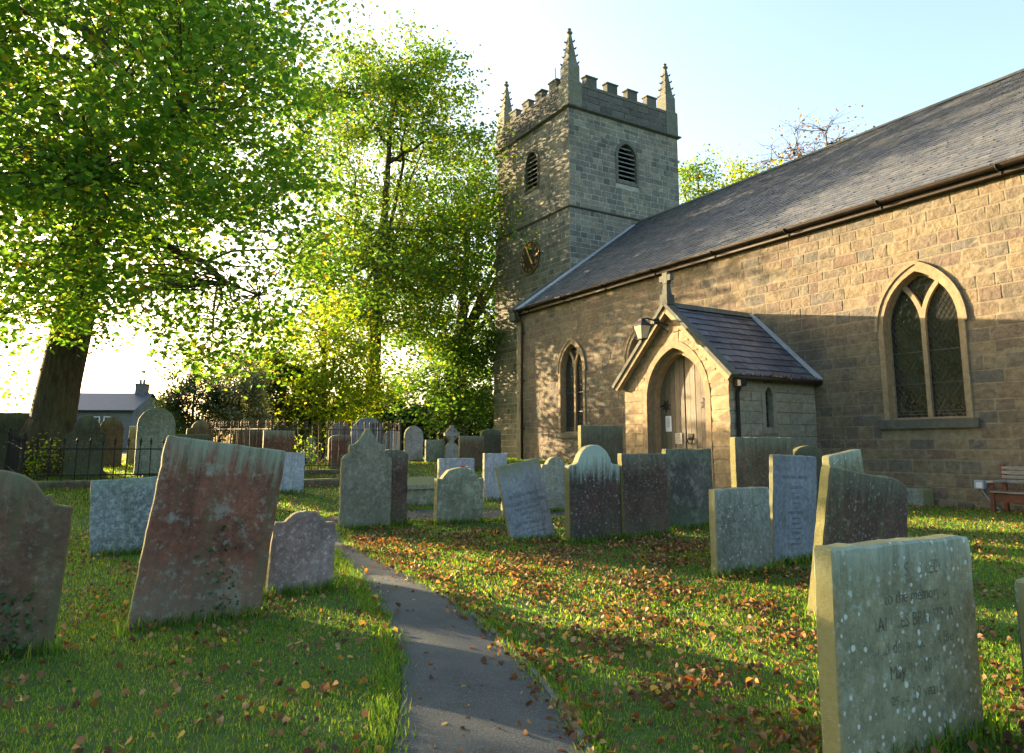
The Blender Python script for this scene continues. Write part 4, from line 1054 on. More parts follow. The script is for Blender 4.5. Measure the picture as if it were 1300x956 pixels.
H('low stone against the wall beyond the inscribed blue slate', 6.13, 14.96, 0.98, 1.27, 0.12, 'low', DKG, 0, 0)
H('short grey slab speckled with white lichen', 2.36, 7.54, 0.82, 0.86, 0.10, 'flat', LGY, 0, 0)
rows38 = ['IN LOVING MEMORY','of','ELIZABETH','wife of','JOHN','who died','also of','MARY ANN','daughter of','the above','also the above','JOHN','who died','aged 68 years']
H('upright inscribed blue slate beside the short lichened slab', 3.10, 8.12, 0.76, 1.17, 0.07, 'flat', SLT, 1, 2.5, 2,
  [(t, 0.78-0.047*i, 0.052 if t.isupper() else 0.036, 0) for i, t in enumerate(rows38)], M_CUTS)
H('mossy stone set askew right of the inscribed blue slate', 4.60, 9.88, 0.76, 1.18, 0.12, 'flat', OLV, 2, -7)
H('big dark brown slab leaning right with bright yellow edge', 2.58, 5.80, 0.72, 1.12, 0.10, 'flat', DKB, -3, 8.5, 4,
  [(t, 0.82-0.065*i, 0.05, 0) for i, t in enumerate(['In','Memory of','who departed','this life'])], M_CUT)
H('brown slab with rounded corner behind the leaning dark slab', 3.36, 6.75, 0.66, 1.02, 0.11, 'low', DKB, 0, 6, 2)
H('large olive stone speckled with white lichen in the right foreground', 1.69, 3.24, 1.05, 0.87, 0.10, 'flat', OLV, 0, 1.0, 0,
  [('SACRED', 0.835, 0.085, 0.1), ('to the memory of', 0.715, 0.075, 0.05), ('FRANCES BRENTNALL', 0.60, 0.08, 0.03), ('who departed this life', 0.49, 0.075, 0.0), ('May 9th 1849', 0.375, 0.075, 0.0), ('aged 59 years', 0.26, 0.075, 0.0)], M_CUT)
H('mossy stone cut off by the right edge of the foreground', 2.62, 3.42, 0.95, 0.72, 0.12, 'flat', OLV, 0, 0)

# Celtic wheel cross
cr = empty('celtic_cross', (-2.09, 24.85, float(gz(-2.09, 24.85))), R(31.3)); tag(cr, 'pale Celtic wheel cross between the green and brown slabs', 'gravestone', 'gravestones in the churchyard')
MY = lambda s, z, q: (s, -q, z)
q = MB(); q.prism([(-0.30,-0.2),(0.30,-0.2),(0.24,0.55),(0.12,0.68),(-0.12,0.68),(-0.24,0.55)], -0.08, 0.08, MY); q.build('base', PAL, cr)
q = MB(); q.prism([(-0.07,0.68),(0.07,0.68),(0.06,0.92),(0.28,0.93),(0.28,1.05),(0.06,1.06),(0.06,1.30),(-0.06,1.30),(-0.06,1.06),(-0.28,1.05),(-0.28,0.93),(-0.06,0.92)], -0.06, 0.06, MY); q.build('cross', PAL, cr)
q = MB(); q.prism([(0.23*math.cos(2*math.pi*k/28), 0.99+0.23*math.sin(2*math.pi*k/28)) for k in range(28)], -0.045, 0.045, MY, [[(0.16*math.cos(2*math.pi*k/28), 0.99+0.16*math.sin(2*math.pi*k/28)) for k in range(28)]]); q.build('wheel_ring', PAL, cr)

# low coped grave, kerbs, stone block
def coped(X, Y, L, w_, h, label, mat, yaw=0):
    q = MB(); e = 0.06
    q.add([(-L/2,-w_/2,-0.2),(L/2,-w_/2,-0.2),(L/2,w_/2,-0.2),(-L/2,w_/2,-0.2),(-L/2,-w_/2,h*0.55),(L/2,-w_/2,h*0.55),(L/2,w_/2,h*0.55),(-L/2,w_/2,h*0.55),
           (-L/2-e,-w_/2-e,h*0.56),(L/2+e,-w_/2-e,h*0.56),(L/2+e,w_/2+e,h*0.56),(-L/2-e,w_/2+e,h*0.56),(-L/2-e,-w_/2-e,h*0.72),(L/2+e,-w_/2-e,h*0.72),(L/2+e,w_/2+e,h*0.72),(-L/2-e,w_/2+e,h*0.72),(-L/2+0.1,0,h),(L/2-0.1,0,h)],
          [(0,1,5,4),(1,2,6,5),(2,3,7,6),(3,0,4,7),(11,10,9,8),(8,9,13,12),(9,10,14,13),(10,11,15,14),(11,8,12,15),(12,13,17,16),(14,15,16,17),(13,14,17),(15,12,16)])
    o = q.build('coped_tomb', mat); o.location = (X, Y, float(gz(X, Y))); o.rotation_euler = (0,0,R(31.3+yaw)); tag(o, label, 'tomb')
coped(-2.05, 14.3, 1.3, 0.6, 0.50, 'low coped stone tomb between the path and the railing', GRN)
def block(name, X, Y, L, w_, h, label, cat, mat, yaw=0):
    q = MB(); q.box(-L/2, L/2, -w_/2, w_/2, -0.15, h); o = q.build(name, mat); o.location = (X, Y, float(gz(X, Y))); o.rotation_euler = (0,0,R(31.3+yaw)); tag(o, label, cat)
    bv = o.modifiers.new('bevel', 'BEVEL'); bv.width = 0.02; bv.segments = 2
bx_, by_ = W(16.62, -0.30)
block('stone_block', bx_, by_, 0.60, 0.42, 0.36, 'lichened stone block lying against the nave wall', 'stone', LGY, -90)
block('grave_kerb', -4.2, 16.2, 1.9, 0.16, 0.16, 'long low kerb in front of the tall railing', 'kerb', BRN)
block('grave_kerb', -1.75, 17.4, 1.5, 0.14, 0.14, 'short kerb behind the coped stone tomb', 'kerb', DKG)
block('flat_stone', -4.35, 9.5, 0.5, 0.3, 0.12, 'small flat stone at the foot of the blue green slab', 'stone', GRN)

# flowers left on the pale blue slab
M_PET = leaf_mat('petal', [(0.0, (0.60,0.05,0.08)), (0.45, (0.55,0.08,0.16)), (0.55, (0.75,0.74,0.70)), (1.0, (0.80,0.78,0.72))], 0.3, (1,1,1))
fl = empty('flower_bunch', (-1.05, 15.6, float(gz(-1.05, 15.6)))); tag(fl, 'bunch of red and white flowers before the pale blue slab', 'flowers')
q = MB(); q.lathe((0,0,0), [(0.06,0),(0.09,0.18),(0.10,0.32),(0.08,0.32)], 10); q.build('vase', M_BOXG, fl)
vs = []; fs = []
for i in range(60):
    d = Vector((rng.normal(), rng.normal(), abs(rng.normal())+0.3)).normalized(); c = Vector((0,0,0.40)) + Vector((d.x*0.20, d.y*0.14, d.z*0.24)); s_ = 0.035
    t1 = d.orthogonal().normalized(); t2 = d.cross(t1); n0 = len(vs)
    vs += [c+t1*s_, c+t2*s_, c-t1*s_, c-t2*s_, c+d*0.02]; fs += [(n0,n0+1,n0+4),(n0+1,n0+2,n0+4),(n0+2,n0+3,n0+4),(n0+3,n0,n0+4)]
MB().add(vs, fs).build('blooms', M_PET, fl, kind='stuff')
vs = []; fs = []
for i in range(50):
    d = Vector((rng.normal(), rng.normal(), abs(rng.normal())+0.2)).normalized(); c = Vector((0,0,0.30)) + d*0.13; n0 = len(vs); t1 = d.orthogonal().normalized()
    vs += [c, c+d*0.08+t1*0.02, c+d*0.14, c+d*0.08-t1*0.02]; fs += [(n0,n0+1,n0+2,n0+3)]
MB().add(vs, fs).build('leaves', M_IVY, fl, kind='stuff')

# ------------------------------------------------------------------ iron railings
def railing(name, pts, spacing, hgt, label, mat, kerb_h=0.14, spear=True, post_at=(), r_=0.011):
    root = empty(name, (pts[0][0], pts[0][1], float(gz(*pts[0])))); tag(root, label, 'railing')
    ox, oy, oz = root.location
    bar = MB(); bar.tube([(0,0,0.0),(0,0,hgt)], r_, 5)
    if spear: bar.lathe((0,0,hgt-0.02), [(0.008,0),(0.026,0.02),(0.012,0.045),(0.03,0.085),(0.0,0.16)], 6)
    bme = bar.mesh('bar'); bme.materials.append(mat)
    pm = MB(); pm.tube([(0,0,-0.1),(0,0,hgt+0.06)], 0.026, 8); pm.lathe((0,0,hgt+0.05), [(0.026,0),(0.045,0.03),(0.045,0.06),(0.02,0.09),(0.03,0.12),(0.0,0.18)], 8)
    pme = pm.mesh('post'); pme.materials.append(mat)
    for i in range(len(pts)-1):
        a, b = np.array(pts[i]), np.array(pts[i+1]); L = np.hypot(*(b-a)); k = max(1, int(L/spacing)); za, zb = float(gz(*a)), float(gz(*b))
        for j in range(k+1):
            q = a+(b-a)*j/k; z = za+(zb-za)*j/k
            if j in (0, k):
                if j == k and i < len(pts)-2: continue
                o = link('post', pme, root)
            else: o = link('bar', bme, root)
            o.location = (q[0]-ox, q[1]-oy, z-oz+kerb_h); o.rotation_euler = (R(random.uniform(-1.5,1.5)), R(random.uniform(-1.5,1.5)), random.uniform(0,6))
        for hz in (0.10, hgt-0.10):
            rl = MB(); rl.tube([(a[0]-ox, a[1]-oy, za-oz+kerb_h+hz), (b[0]-ox, b[1]-oy, zb-oz+kerb_h+hz)], 0.014, 5); rl.build('rail', mat, root)
        d = (b-a)/L; n_ = np.array([-d[1], d[0]])*0.11
        kb = MB(); c4 = [a-n_, b-n_, b+n_, a+n_]; zz = [za, zb, zb, za]
        kb.add([(c4[m][0]-ox, c4[m][1]-oy, zz[m]-oz-0.15) for m in range(4)] + [(c4[m][0]-ox, c4[m][1]-oy, zz[m]-oz+kerb_h) for m in range(4)],
               [(3,2,1,0),(4,5,6,7),(0,1,5,4),(1,2,6,5),(2,3,7,6),(3,0,4,7)]); kb.build('kerb', BRN, root)
    return root
U = NV; BK = -EV
def P(o, u, k): return (o[0]+U[0]*u+BK[0]*k, o[1]+U[1]*u+BK[1]*k)
o1 = (-9.05, 14.2)
railing('iron_railing', [P(o1,-0.9,2.6), P(o1,-0.5,0), P(o1,3.1,0.2)], 0.215, 0.72, 'low black iron railing in front of the dark ornate headstone', M_IRON)
o2 = (-6.0, 17.9)
railing('iron_railing', [P(o2,-0.55,6.0), P(o2,0.0,0), P(o2,3.45,0), P(o2,3.45,5.0)], 0.165, 1.12, 'tall rusty iron railing with spear tops around a grave plot', M_RUST, 0.12)
o3 = (-10.6, 24.6)
railing('iron_railing', [P(o3,0,0), P(o3,4.6,0)], 0.16, 1.25, 'rusty iron railing at the back under the pale shrub', M_RUST, 0.1)

# ------------------------------------------------------------------ bench by the wall
bn = empty('bench', chw(18.42, -0.92, 0.0), CH_ROT); bn.location.z = float(gz(bn.location.x, bn.location.y)); tag(bn, 'red brown wooden bench against the wall at the right edge', 'bench')
for x in (0.0, 1.5):
    for y, h in ((0.0, 0.62), (0.50, 0.92)):
        q = MB(); q.box(x, x+0.07, y, y+0.07, -0.02, h-0.05 if y == 0 else h); q.build('leg', M_BENCH, bn)
    q = MB(); q.box(x-0.03, x+0.10, -0.06, 0.56, 0.571, 0.61); q.build('arm', M_BENCHT, bn)
    q = MB(); q.box(x+0.01, x+0.06, 0.071, 0.499, 0.33, 0.39); q.build('side_rail', M_BENCH, bn)
q = MB(); q.box(0.071, 1.499, 0.02, 0.05, 0.22, 0.37); q.build('front_apron', M_BENCH, bn)
for k in range(5):
    q = MB(); q.box(0.02, 1.55, -0.03+k*0.105, 0.055+k*0.105, 0.392, 0.415); q.build('seat_slat', M_BENCHT if k == 0 else M_BENCH, bn)
for k in range(4):
    q = MB(); q.box(0.03, 1.54, 0.47, 0.497, 0.56+k*0.085, 0.62+k*0.085); q.build('back_slat', M_BENCHT, bn)

# ------------------------------------------------------------------ house beyond the churchyard
hs = empty('house', (-36.6, 60, 0.4), R(4)); tag(hs, 'grey stone house with blue slate roof beyond the churchyard', 'house')
M_HW = masonry('house_wall', [(0.11,0.11,0.105),(0.14,0.138,0.13)], bs=0.4); M_HR = slate_mat('house_slate', [(0.04,0.047,0.06),(0.055,0.062,0.075),(0.035,0.04,0.052)], 0.2)
q = MB(); q.box(-2.2, 4.6, 0, 6, -0.5, 3.7); q.prism([(0,3.7),(6,3.7),(3,5.25)], -0.3, 0.0, ME(4.6)); q.prism([(0,3.7),(6,3.7),(3,5.25)], -0.3, 0.0, ME(-1.9)); q.build('wall', M_HW, hs)
q = MB(); hp = math.atan2(1.6, 3.2); hl = math.hypot(1.6, 3.2)+0.1
for mp in (lambda s, u, n: (s, -0.35+u*math.cos(hp)-n*math.sin(hp), 3.62+u*math.sin(hp)+n*math.cos(hp)),):
    q.box(-2.5, 4.9, 0, hl, 0, 0.12, mp)
q.add([(-2.5,3.1,5.35),(4.9,3.1,5.35),(4.9,6.4,3.6),(-2.5,6.4,3.6)], [(0,1,2,3)]); roof_h = q.build('roof', M_HR, hs)
q = MB(); q.box(3.5, 4.3, 2.6, 3.5, 4.9, 6.1); q.box(3.42, 4.38, 2.52, 3.58, 6.1, 6.2)
for x in (3.65, 3.95): q.lathe((x+0.1, 3.05, 6.2), [(0.13,0),(0.10,0.4),(0.12,0.42)], 8)
q.build('chimney', M_HW, roof_h)
MB().tube([(4.5,3.0,5.0),(4.52,3.0,7.9)], 0.04, 6).build('aerial_pole', M_IRON, roof_h)
M_WFR = plain('white_frame', (0.62,0.62,0.60), 0.5)
for (x0, x1, z0, z1) in ((1.3,2.0,2.2,3.2), (2.3,3.0,2.2,3.2), (3.2,4.0,0.5,1.7)):
    f_ = MB(); f_.prism([(x0,z0),(x1,z0),(x1,z1),(x0,z1)], -0.02, 0.06, MS(0.0), [[(x0+0.08,z0+0.08),(x1-0.08,z0+0.08),(x1-0.08,z1-0.08),(x0+0.08,z1-0.08)]]); wn = f_.build('window', M_WFR, hs)
    MB().prism([(x0+0.07,z0+0.07),(x1-0.07,z0+0.07),(x1-0.07,z1-0.07),(x0+0.07,z1-0.07)], -0.01, 0.02, MS(0.0)).build('pane', M_GLASS, wn)
q = MB(); q.box(-2.1, 0.9, -2.6, -0.01, -0.5, 2.1); q.prism([(-2.1,2.1),(0.9,2.1),(-0.6,3.2)], -0.25, 0.0, MS(-2.6)); wg = q.build('gable_wing', M_HW, hs)
for sg in (-1, 1):
    q = MB(); q.add([(-0.6,-2.9,3.45),(-0.6,0.2,3.45),(-0.6+sg*1.8,0.2,2.0),(-0.6+sg*1.8,-2.9,2.0),(-0.6,-2.9,3.32),(-0.6,0.2,3.32),(-0.6+sg*1.8,0.2,1.87),(-0.6+sg*1.8,-2.9,1.87)],
                    [(0,1,2,3),(7,6,5,4),(0,3,7,4),(3,2,6,7)]); q.build('wing_roof', M_HR, wg)
# ------------------------------------------------------------------ foliage
LEAF = np.array([(0,0,0),(0.36,0.28,0.07),(0.33,0.66,0.06),(0,1.0,-0.06),(-0.33,0.66,0.06),(-0.36,0.28,0.07)])
LEAFQ = np.array([(0,1,2,3),(0,3,4,5)])
def leaf_cloud(name, pos, size, mat, parent=None, up=0.7, droop=0.35, kind='stuff', g=rng, curl=1.0, lo=0.6, hi=1.25):
    n = len(pos)
    nrm = g.normal(size=(n,3))*0.75; nrm[:,2] = np.abs(nrm[:,2])*0.6 + up; nrm /= np.linalg.norm(nrm, axis=1)[:,None]
    f = g.normal(size=(n,3)); f[:,2] -= droop; f -= nrm*np.sum(f*nrm, 1)[:,None]; f /= np.linalg.norm(f, axis=1)[:,None]
    r = np.cross(f, nrm)
    s = (np.ones(n)*size*g.uniform(lo, hi, n))[:,None,None]
    V = pos[:,None,:] + s*(LEAF[None,:,0,None]*r[:,None,:] + LEAF[None,:,1,None]*f[:,None,:] + LEAF[None,:,2,None]*nrm[:,None,:]*(g.uniform(-0.4, 1.0, n)[:,None,None]*curl if curl != 1.0 else 1.0))
    F = (np.arange(n)*6)[:,None,None] + LEAFQ[None]
    return link(name, fast_mesh(name, V.reshape(-1,3), F.reshape(-1,4), mat), parent, kind)

def limb(p0, p1, rise, k, g, wob=0.15):
    p0, p1 = np.array(p0, float), np.array(p1, float); L = np.linalg.norm(p1-p0)
    c = (p0+p1)/2 + np.array([0,0,rise*L]) + g.normal(size=3)*wob*L*0.5
    t = np.linspace(0, 1, k)[:,None]
    q = (1-t)**2*p0 + 2*t*(1-t)*c + t*t*p1
    q[1:-1] += g.normal(size=(k-2,3))*wob*L*0.08
    return q

def tree(name, label, base, trunk, limbs, clumps, rc, nleaf, lsize, lmat, seed, group=None, flat=0.6, rise=0.12, limb_r=0.10, twig=True, cat='tree', up=0.7, along=0.35, tk=1.0):
    """trunk: [(x,y,z,r)...] absolute; limbs: [(t on trunk 0..1, end point)]; clumps: (n,3) absolute"""
    g = np.random.default_rng(seed)
    root = empty(name, base); tag(root, label, cat, group)
    B = np.array(base)
    tp = np.array([q[:3] for q in trunk]); tr_ = np.array([q[3] for q in trunk])
    kk = 24; d = np.r_[0, np.cumsum(np.linalg.norm(np.diff(tp, axis=0), axis=1))]; tt = np.linspace(0, d[-1], kk)
    tq = np.stack([np.interp(tt, d, tp[:,i]) for i in range(3)], -1); rq = np.interp(tt, d, tr_)
    for _ in range(2): tq[1:-1] = 0.25*tq[:-2]+0.5*tq[1:-1]+0.25*tq[2:]
    m = MB(); m.tube(tq-B, rq, 14); 
    if rq[0] > 0.2:                       # root flare
        for k in range(7):
            an = 2*math.pi*k/7+g.uniform(-0.2,0.2); rr = rq[0]
            m.tube([(rr*0.55*math.cos(an), rr*0.55*math.sin(an), rr*1.9), (rr*0.95*math.cos(an), rr*0.95*math.sin(an), rr*0.6), (rr*1.5*math.cos(an), rr*1.5*math.sin(an), -0.15)], [rr*0.35, rr*0.34, rr*0.22], 7)
    m.build('trunk', M_BARK, root, smooth=True)
    br = MB(); pts = []; rad = []
    for i in range(kk//2, kk): pts.append(tq[i]); rad.append(rq[i])
    for (t, e) in limbs:
        i = min(kk-1, int(t*(kk-1))); r0 = min(rq[i]*0.75, limb_r*g.uniform(0.8,1.25))
        q = limb(tq[i], e, rise, 9, g); rr = np.linspace(r0, 0.022, 9)
        br.tube(q-B, rr, 7); pts += list(q[2:]); rad += list(rr[2:])
    pts = np.array(pts); rad = np.array(rad); leaves = []
    clumps = np.asarray(clumps)
    for c in clumps:
        dv = pts-c; dd = np.linalg.norm(dv, axis=1) + np.maximum(0, dv[:,2])*1.2
        i = int(np.argmin(dd)); r0 = max(0.010, min(rad[i]*0.6, 0.012+0.012*dd[i]))
        q = limb(pts[i], c, 0.06, 6, g, 0.25); br.tube(q-B, np.linspace(r0, 0.006, 6)*tk, 4, False)
        ends = [c]
        if twig:
            for _ in range(4):
                e = c + g.normal(size=3)*np.array([1,1,0.5])*rc*0.8; s_ = q[g.integers(2, 6)]
                br.tube(limb(s_, e, 0.05, 4, g, 0.3)-B, [r0*0.5*tk, 0.006*tk, 0.005*tk, 0.003*tk], 3, False); ends.append(e)
        nl = int(nleaf*g.uniform(0.55, 1.4))
        cen = np.array(ends)[g.integers(0, len(ends), nl)]
        leaves.append(cen + g.normal(size=(nl,3))*np.array([rc,rc,rc*flat])*0.48)
        na = int(nl*along*0.5)
        if na: leaves.append(q[g.integers(1, 6, na)] + g.normal(size=(na,3))*rc*0.25)
    br.build('branches', M_BARK, root, smooth=True)
    if nleaf: leaf_cloud('crown', np.concatenate(leaves)-B, lsize, lmat, root, up=up, g=g)
    return root

def ell(n, c, r, g, shell=0.35, cut=None):
    out = []
    while len(out) < n:
        v = g.normal(size=3); v /= np.linalg.norm(v); v *= g.uniform(shell**3, 1)**(1/3)
        q = np.array(c)+v*np.array(r)
        if cut is None or cut(q): out.append(q)
    return np.array(out)

# the big lime at the left, its crown reaching over the graves
g = np.random.default_rng(101)
bz = float(gz(-10.9, 17))
def sunlane(q):
    k = 0.584*q[0]+0.812*q[1]; t = (q[0]-0.5)*-0.812+(q[1]-6.0)*0.584
    return not (3.4 < k < 6.4 and q[2] < 0.162*t+1.3) and not (7.9 < k < 8.9 and q[2] < 0.162*t+1.0)
def cut1(q): return sunlane(q) and q[2] > 3.1 + 0.9*math.sin(q[0]*1.3)*math.cos(q[1]*0.9) and not (q[1] < 8.5 and q[2] < 5.0)
cl = ell(330, (-9.6, 14.2, 8.4), (6.0, 7.2, 6.8), g, 0.30, cut1)
low = np.array([(-5.0,13.6,3.1),(-5.6,13.2,2.9),(-4.6,14.4,3.6),(-4.2,13.4,3.9),(-6.2,14.2,3.0),(-5.4,14.8,3.2),(-4.0,14.0,4.4),(-12.4,17.2,2.8),(-13.0,17.0,2.3),(-12.7,16.4,3.3),(-13.6,17.6,3.0),(-12.0,16.8,3.7),(-11.9,15.6,4.2),(-7.4,14.6,3.6),(-6.8,13.6,4.2),(-9.9,15.6,3.9),(-3.9,12.8,5.0),(-3.7,13.6,5.6)])
cl = np.concatenate([cl, low, ell(210, (-7.6,11.8,7.4), (4.0,3.6,4.4), g, 0.2, lambda q: q[2] > 3.7 and sunlane(q))])
cl = np.array([q for q in cl if sunlane(q)])
lm = []
for i in range(20):
    an = i*2.4; e = (-9.6+5.0*math.cos(an)*g.uniform(0.7,1.05), 14.4+5.8*math.sin(an)*g.uniform(0.7,1.05), g.uniform(5.0, 12.5))
    lm.append((g.uniform(0.36, 0.95), e))
lm += [(0.5, (-5.0,13.8,4.2)), (0.45, (-12.8,16.8,3.8)), (0.55, (-5.2,10.5,6.5)), (0.6, (-8.5,8.8,7.0))]
tree('lime_tree', 'big leafy lime tree with thick leaning trunk at the left', (-10.9,17,bz),
     [(-10.9,17,bz-0.2,0.62),(-10.95,17,bz+0.8,0.50),(-10.85,17,bz+2.0,0.46),(-10.45,16.9,bz+4.2,0.42),(-10.15,16.6,7.0,0.36),(-10.0,16.2,10.0,0.22),(-9.8,15.8,14.0,0.06)],
     lm, cl, 0.64, 145, 0.120, M_LEAF1, 1, limb_r=0.12)

# tall tree in the middle distance
g = np.random.default_rng(202); bz = float(gz(-6.9, 35))
cl = np.concatenate([np.concatenate([ell(215, (-6.1,35,14.2), (5.9,4.8,8.6), g, 0.35), ell(50, (-6.1,35,18.4), (4.2,3.6,4.8), g, 0.2)]), ell(70, (-6.6,34.5,9.0), (4.6,4.2,3.8), g, 0.3)])
lm = []
for i in range(16):
    an = i*2.4; z = g.uniform(8, 20); k = math.sqrt(max(0.1, 1-((z-14)/9)**2))
    lm.append((min(0.98, g.uniform(0.38, 0.55)+max(0,(z-11)/22)), (-6.1+4.6*k*math.cos(an), 35+4*k*math.sin(an), z)))
lm += [(0.42, (-4.6,34.6,17.5)), (0.42, (-8.6,35.2,17.0)), (0.45, (-5.6,35.8,20.5))]
tree('sycamore_tree', 'tall open crowned tree with forked trunk behind the railing', (-6.9,35,bz),
     [(-6.9,35,bz-0.2,0.46),(-6.85,35,3,0.36),(-6.8,35,8,0.30),(-6.6,35,10.5,0.27),(-6.4,35,15,0.15),(-6.2,35,21,0.03)],
     lm, cl, 0.90, 140, 0.18, M_LEAF2, 2, limb_r=0.13, group='trees behind the graves')
# bright low beech
g = np.random.default_rng(303); bz = float(gz(-8.6, 32))
cl = ell(115, (-8.6,32,4.5), (2.9,2.6,3.4), g, 0.45, lambda q: q[2] > 1.6)
tree('beech_tree', 'low bright yellow green beech in front of the tall tree', (-8.6,32,bz), [(-8.6,32,bz-0.2,0.22),(-8.5,32,3,0.17),(-8.5,32,7.5,0.04)],
     [(g.uniform(0.2,0.9), (-8.6+2.2*math.cos(i*2.4), 32+2*math.sin(i*2.4), g.uniform(2.5,7.5))) for i in range(14)], cl, 0.72, 110, 0.16, M_LEAF3, 3, limb_r=0.07, group='trees behind the graves')
# darker broad tree next to the tower
g = np.random.default_rng(404); bz = float(gz(-3.2, 40))
cl = np.concatenate([ell(190, (-2.8,40,11.6), (4.8,3.8,7.8), g, 0.35), ell(60, (-3.2,39,4.5), (3.8,2.6,2.8), g, 0.3, lambda q: q[2] > 2.0)])
tree('oak_tree', 'dark broad tree standing close beside the church tower', (-3.2,40,bz), [(-3.2,40,bz-0.2,0.66),(-3.15,40,2.5,0.5),(-3.0,40,6,0.42),(-2.7,40,11,0.22),(-2.4,40,16,0.04)],
     [(g.uniform(0.3,0.95), (-2.6+3.8*math.cos(i*2.4), 40+3.2*math.sin(i*2.4), g.uniform(5,16))) for i in range(16)], cl, 0.95, 125, 0.20, M_LEAF4, 4, limb_r=0.2, group='trees behind the graves')
# shrubs
def shrub(name, label, x, y, rx, ry, h, mat, n, ls, seed, nl=120, z0=0.25):
    g = np.random.default_rng(seed); bz = float(gz(x, y))
    cl = ell(n, (x,y,bz+h*0.52), (rx,ry,h*0.48), g, 0.4, lambda q: q[2] > bz+z0)
    tree(name, label, (x,y,bz), [(x,y,bz-0.1,0.09),(x,y,bz+h*0.5,0.05),(x,y,bz+h*0.85,0.015)], [(g.uniform(0.1,0.9), (x+rx*0.7*math.cos(i*2.4), y+ry*0.7*math.sin(i*2.4), bz+h*g.uniform(0.2,0.85))) for i in range(8)],
         cl, 0.42, nl, ls, mat, seed, limb_r=0.035, cat='shrub', twig=False, flat=0.8)
shrub('yew_bush', 'dark evergreen bush at the left end of the back shrubs', -12.5, 28, 1.25, 1.2, 4.0, M_YEW, 90, 0.10, 51, 130)
shrub('holly_bush', 'pale variegated bush between two dark evergreens', -10.9, 28.5, 1.15, 1.1, 4.6, M_HOLLY, 95, 0.10, 52, 130)
shrub('yew_bush', 'tall dark evergreen bush right of the pale variegated bush', -10.6, 32.5, 1.9, 1.6, 5.2, M_YEW, 110, 0.13, 53, 130)
shrub('leafy_sapling', 'small sunlit leafy sapling beside the dark ornate headstone', -10.15, 15.6, 0.30, 0.28, 0.75, M_LEAF3, 16, 0.06, 54, 26, 0.1)
shrub('leafy_sapling', 'small yellow sapling growing through the tall railing', -5.35, 18.4, 0.25, 0.3, 0.85, M_LEAF3, 14, 0.06, 55, 22, 0.1)
def hedge(name, label, a, b, h, dep, n, ls, mat, seed, cat='hedge'):
    g = np.random.default_rng(seed); a, b = np.array(a), np.array(b); t = g.uniform(0,1,n); d = (b-a)/np.hypot(*(b-a)); nv = np.array([-d[1], d[0]])
    xy = a+(b-a)*t[:,None] + nv*g.normal(0, dep*0.4, n)[:,None]
    top = h*(1+0.22*np.sin(t*37)+0.12*np.sin(t*91)); z = g.uniform(0,1,n)**0.8*top
    o = leaf_cloud(name, np.c_[xy, z+gz(xy[:,0], xy[:,1])], ls, mat, None, g=g, kind='stuff'); tag(o, label, cat); return o
hedge('boundary_hedge', 'dark tangled hedge along the back of the churchyard', (-16.8,44.5), (-0.2,46.5), 3.6, 1.5, 26000, 0.26, M_YEW, 61)
hedge('boundary_hedge', 'sparse far hedge on the horizon beside the house', (-95,112), (-58,108), 3.4, 3.0, 5000, 0.8, M_LEAF4, 62)
# trees beyond
def far_tree(label, x, y, zc, r, n, nl, ls, mat, seed, grp='trees beyond the nave roof', tw_=True, rc=0.9):
    g = np.random.default_rng(seed); cl = ell(n, (x,y,zc), r, g, 0.3)
    tree('distant_tree', label, (x,y,0.4), [(x,y,0.2,0.35),(x,y,zc*0.6,0.2),(x,y,zc+r[2]*0.8,0.03)], [(g.uniform(0.4,0.95), (x+r[0]*0.85*math.cos(i*2.4), y+r[1]*0.85*math.sin(i*2.4), zc+r[2]*g.uniform(-0.6,0.8))) for i in range(12)],
         cl, rc, nl, ls, mat, seed, grp, limb_r=0.10, twig=tw_, tk=2.2)
far_tree('yellow green tree top showing just right of the tower', 14.2, 52, 19.4, (2.0,1.8,3.8), 46, 75, 0.22, M_LEAF2, 71)
far_tree('smaller golden tree top beyond the nave ridge', 17.5, 52, 19.9, (1.8,1.6,3.0), 40, 75, 0.22, M_LEAF3, 72)
far_tree('nearly bare russet twigged tree above the nave ridge', 25.6, 55, 22.4, (6.2,3.0,5.2), 230, 9, 0.22, M_TWIGLEAF, 73, rc=1.1)
far_tree('round distant tree right of the house', -33.4, 66, 3.4, (2.0,2.0,2.0), 40, 80, 0.24, M_LEAF4, 74, None)

g = np.random.default_rng(909)  # unseen tree, added to shade the left foreground
tree('sycamore_tree', 'unseen leafy tree added beyond the left edge for shade', (-23,16,0.6), [(-23,16,0.4,0.4),(-23,16,5,0.3),(-23,16,12,0.05)],
     [(g.uniform(0.2,0.9), (-23+3.2*math.cos(i*2.4), 16+3.2*math.sin(i*2.4), g.uniform(3,11))) for i in range(12)], ell(150, (-23,15.8,6.6), (3.9,4.2,5.2), g, 0.3, lambda q: q[2] > 1.4), 0.9, 110, 0.2, M_LEAF4, 9, limb_r=0.12)
shrub('shade_bush', 'unseen shade bush added beyond the left edge, nearest the path', -15.6, 14.2, 1.1, 1.0, 2.0, M_YEW, 70, 0.13, 91, 110)  # row of unseen bushes added to keep low sun off the left lawn
shrub('shade_bush', 'unseen shade bush added beyond the left edge, middle of its row', -14.7, 15.6, 1.1, 1.0, 1.9, M_YEW, 70, 0.13, 92, 110)
shrub('shade_bush', 'unseen shade bush added beyond the left edge, nearest the lime tree', -14.4, 17.0, 0.9, 0.9, 1.8, M_YEW, 60, 0.13, 93, 110)
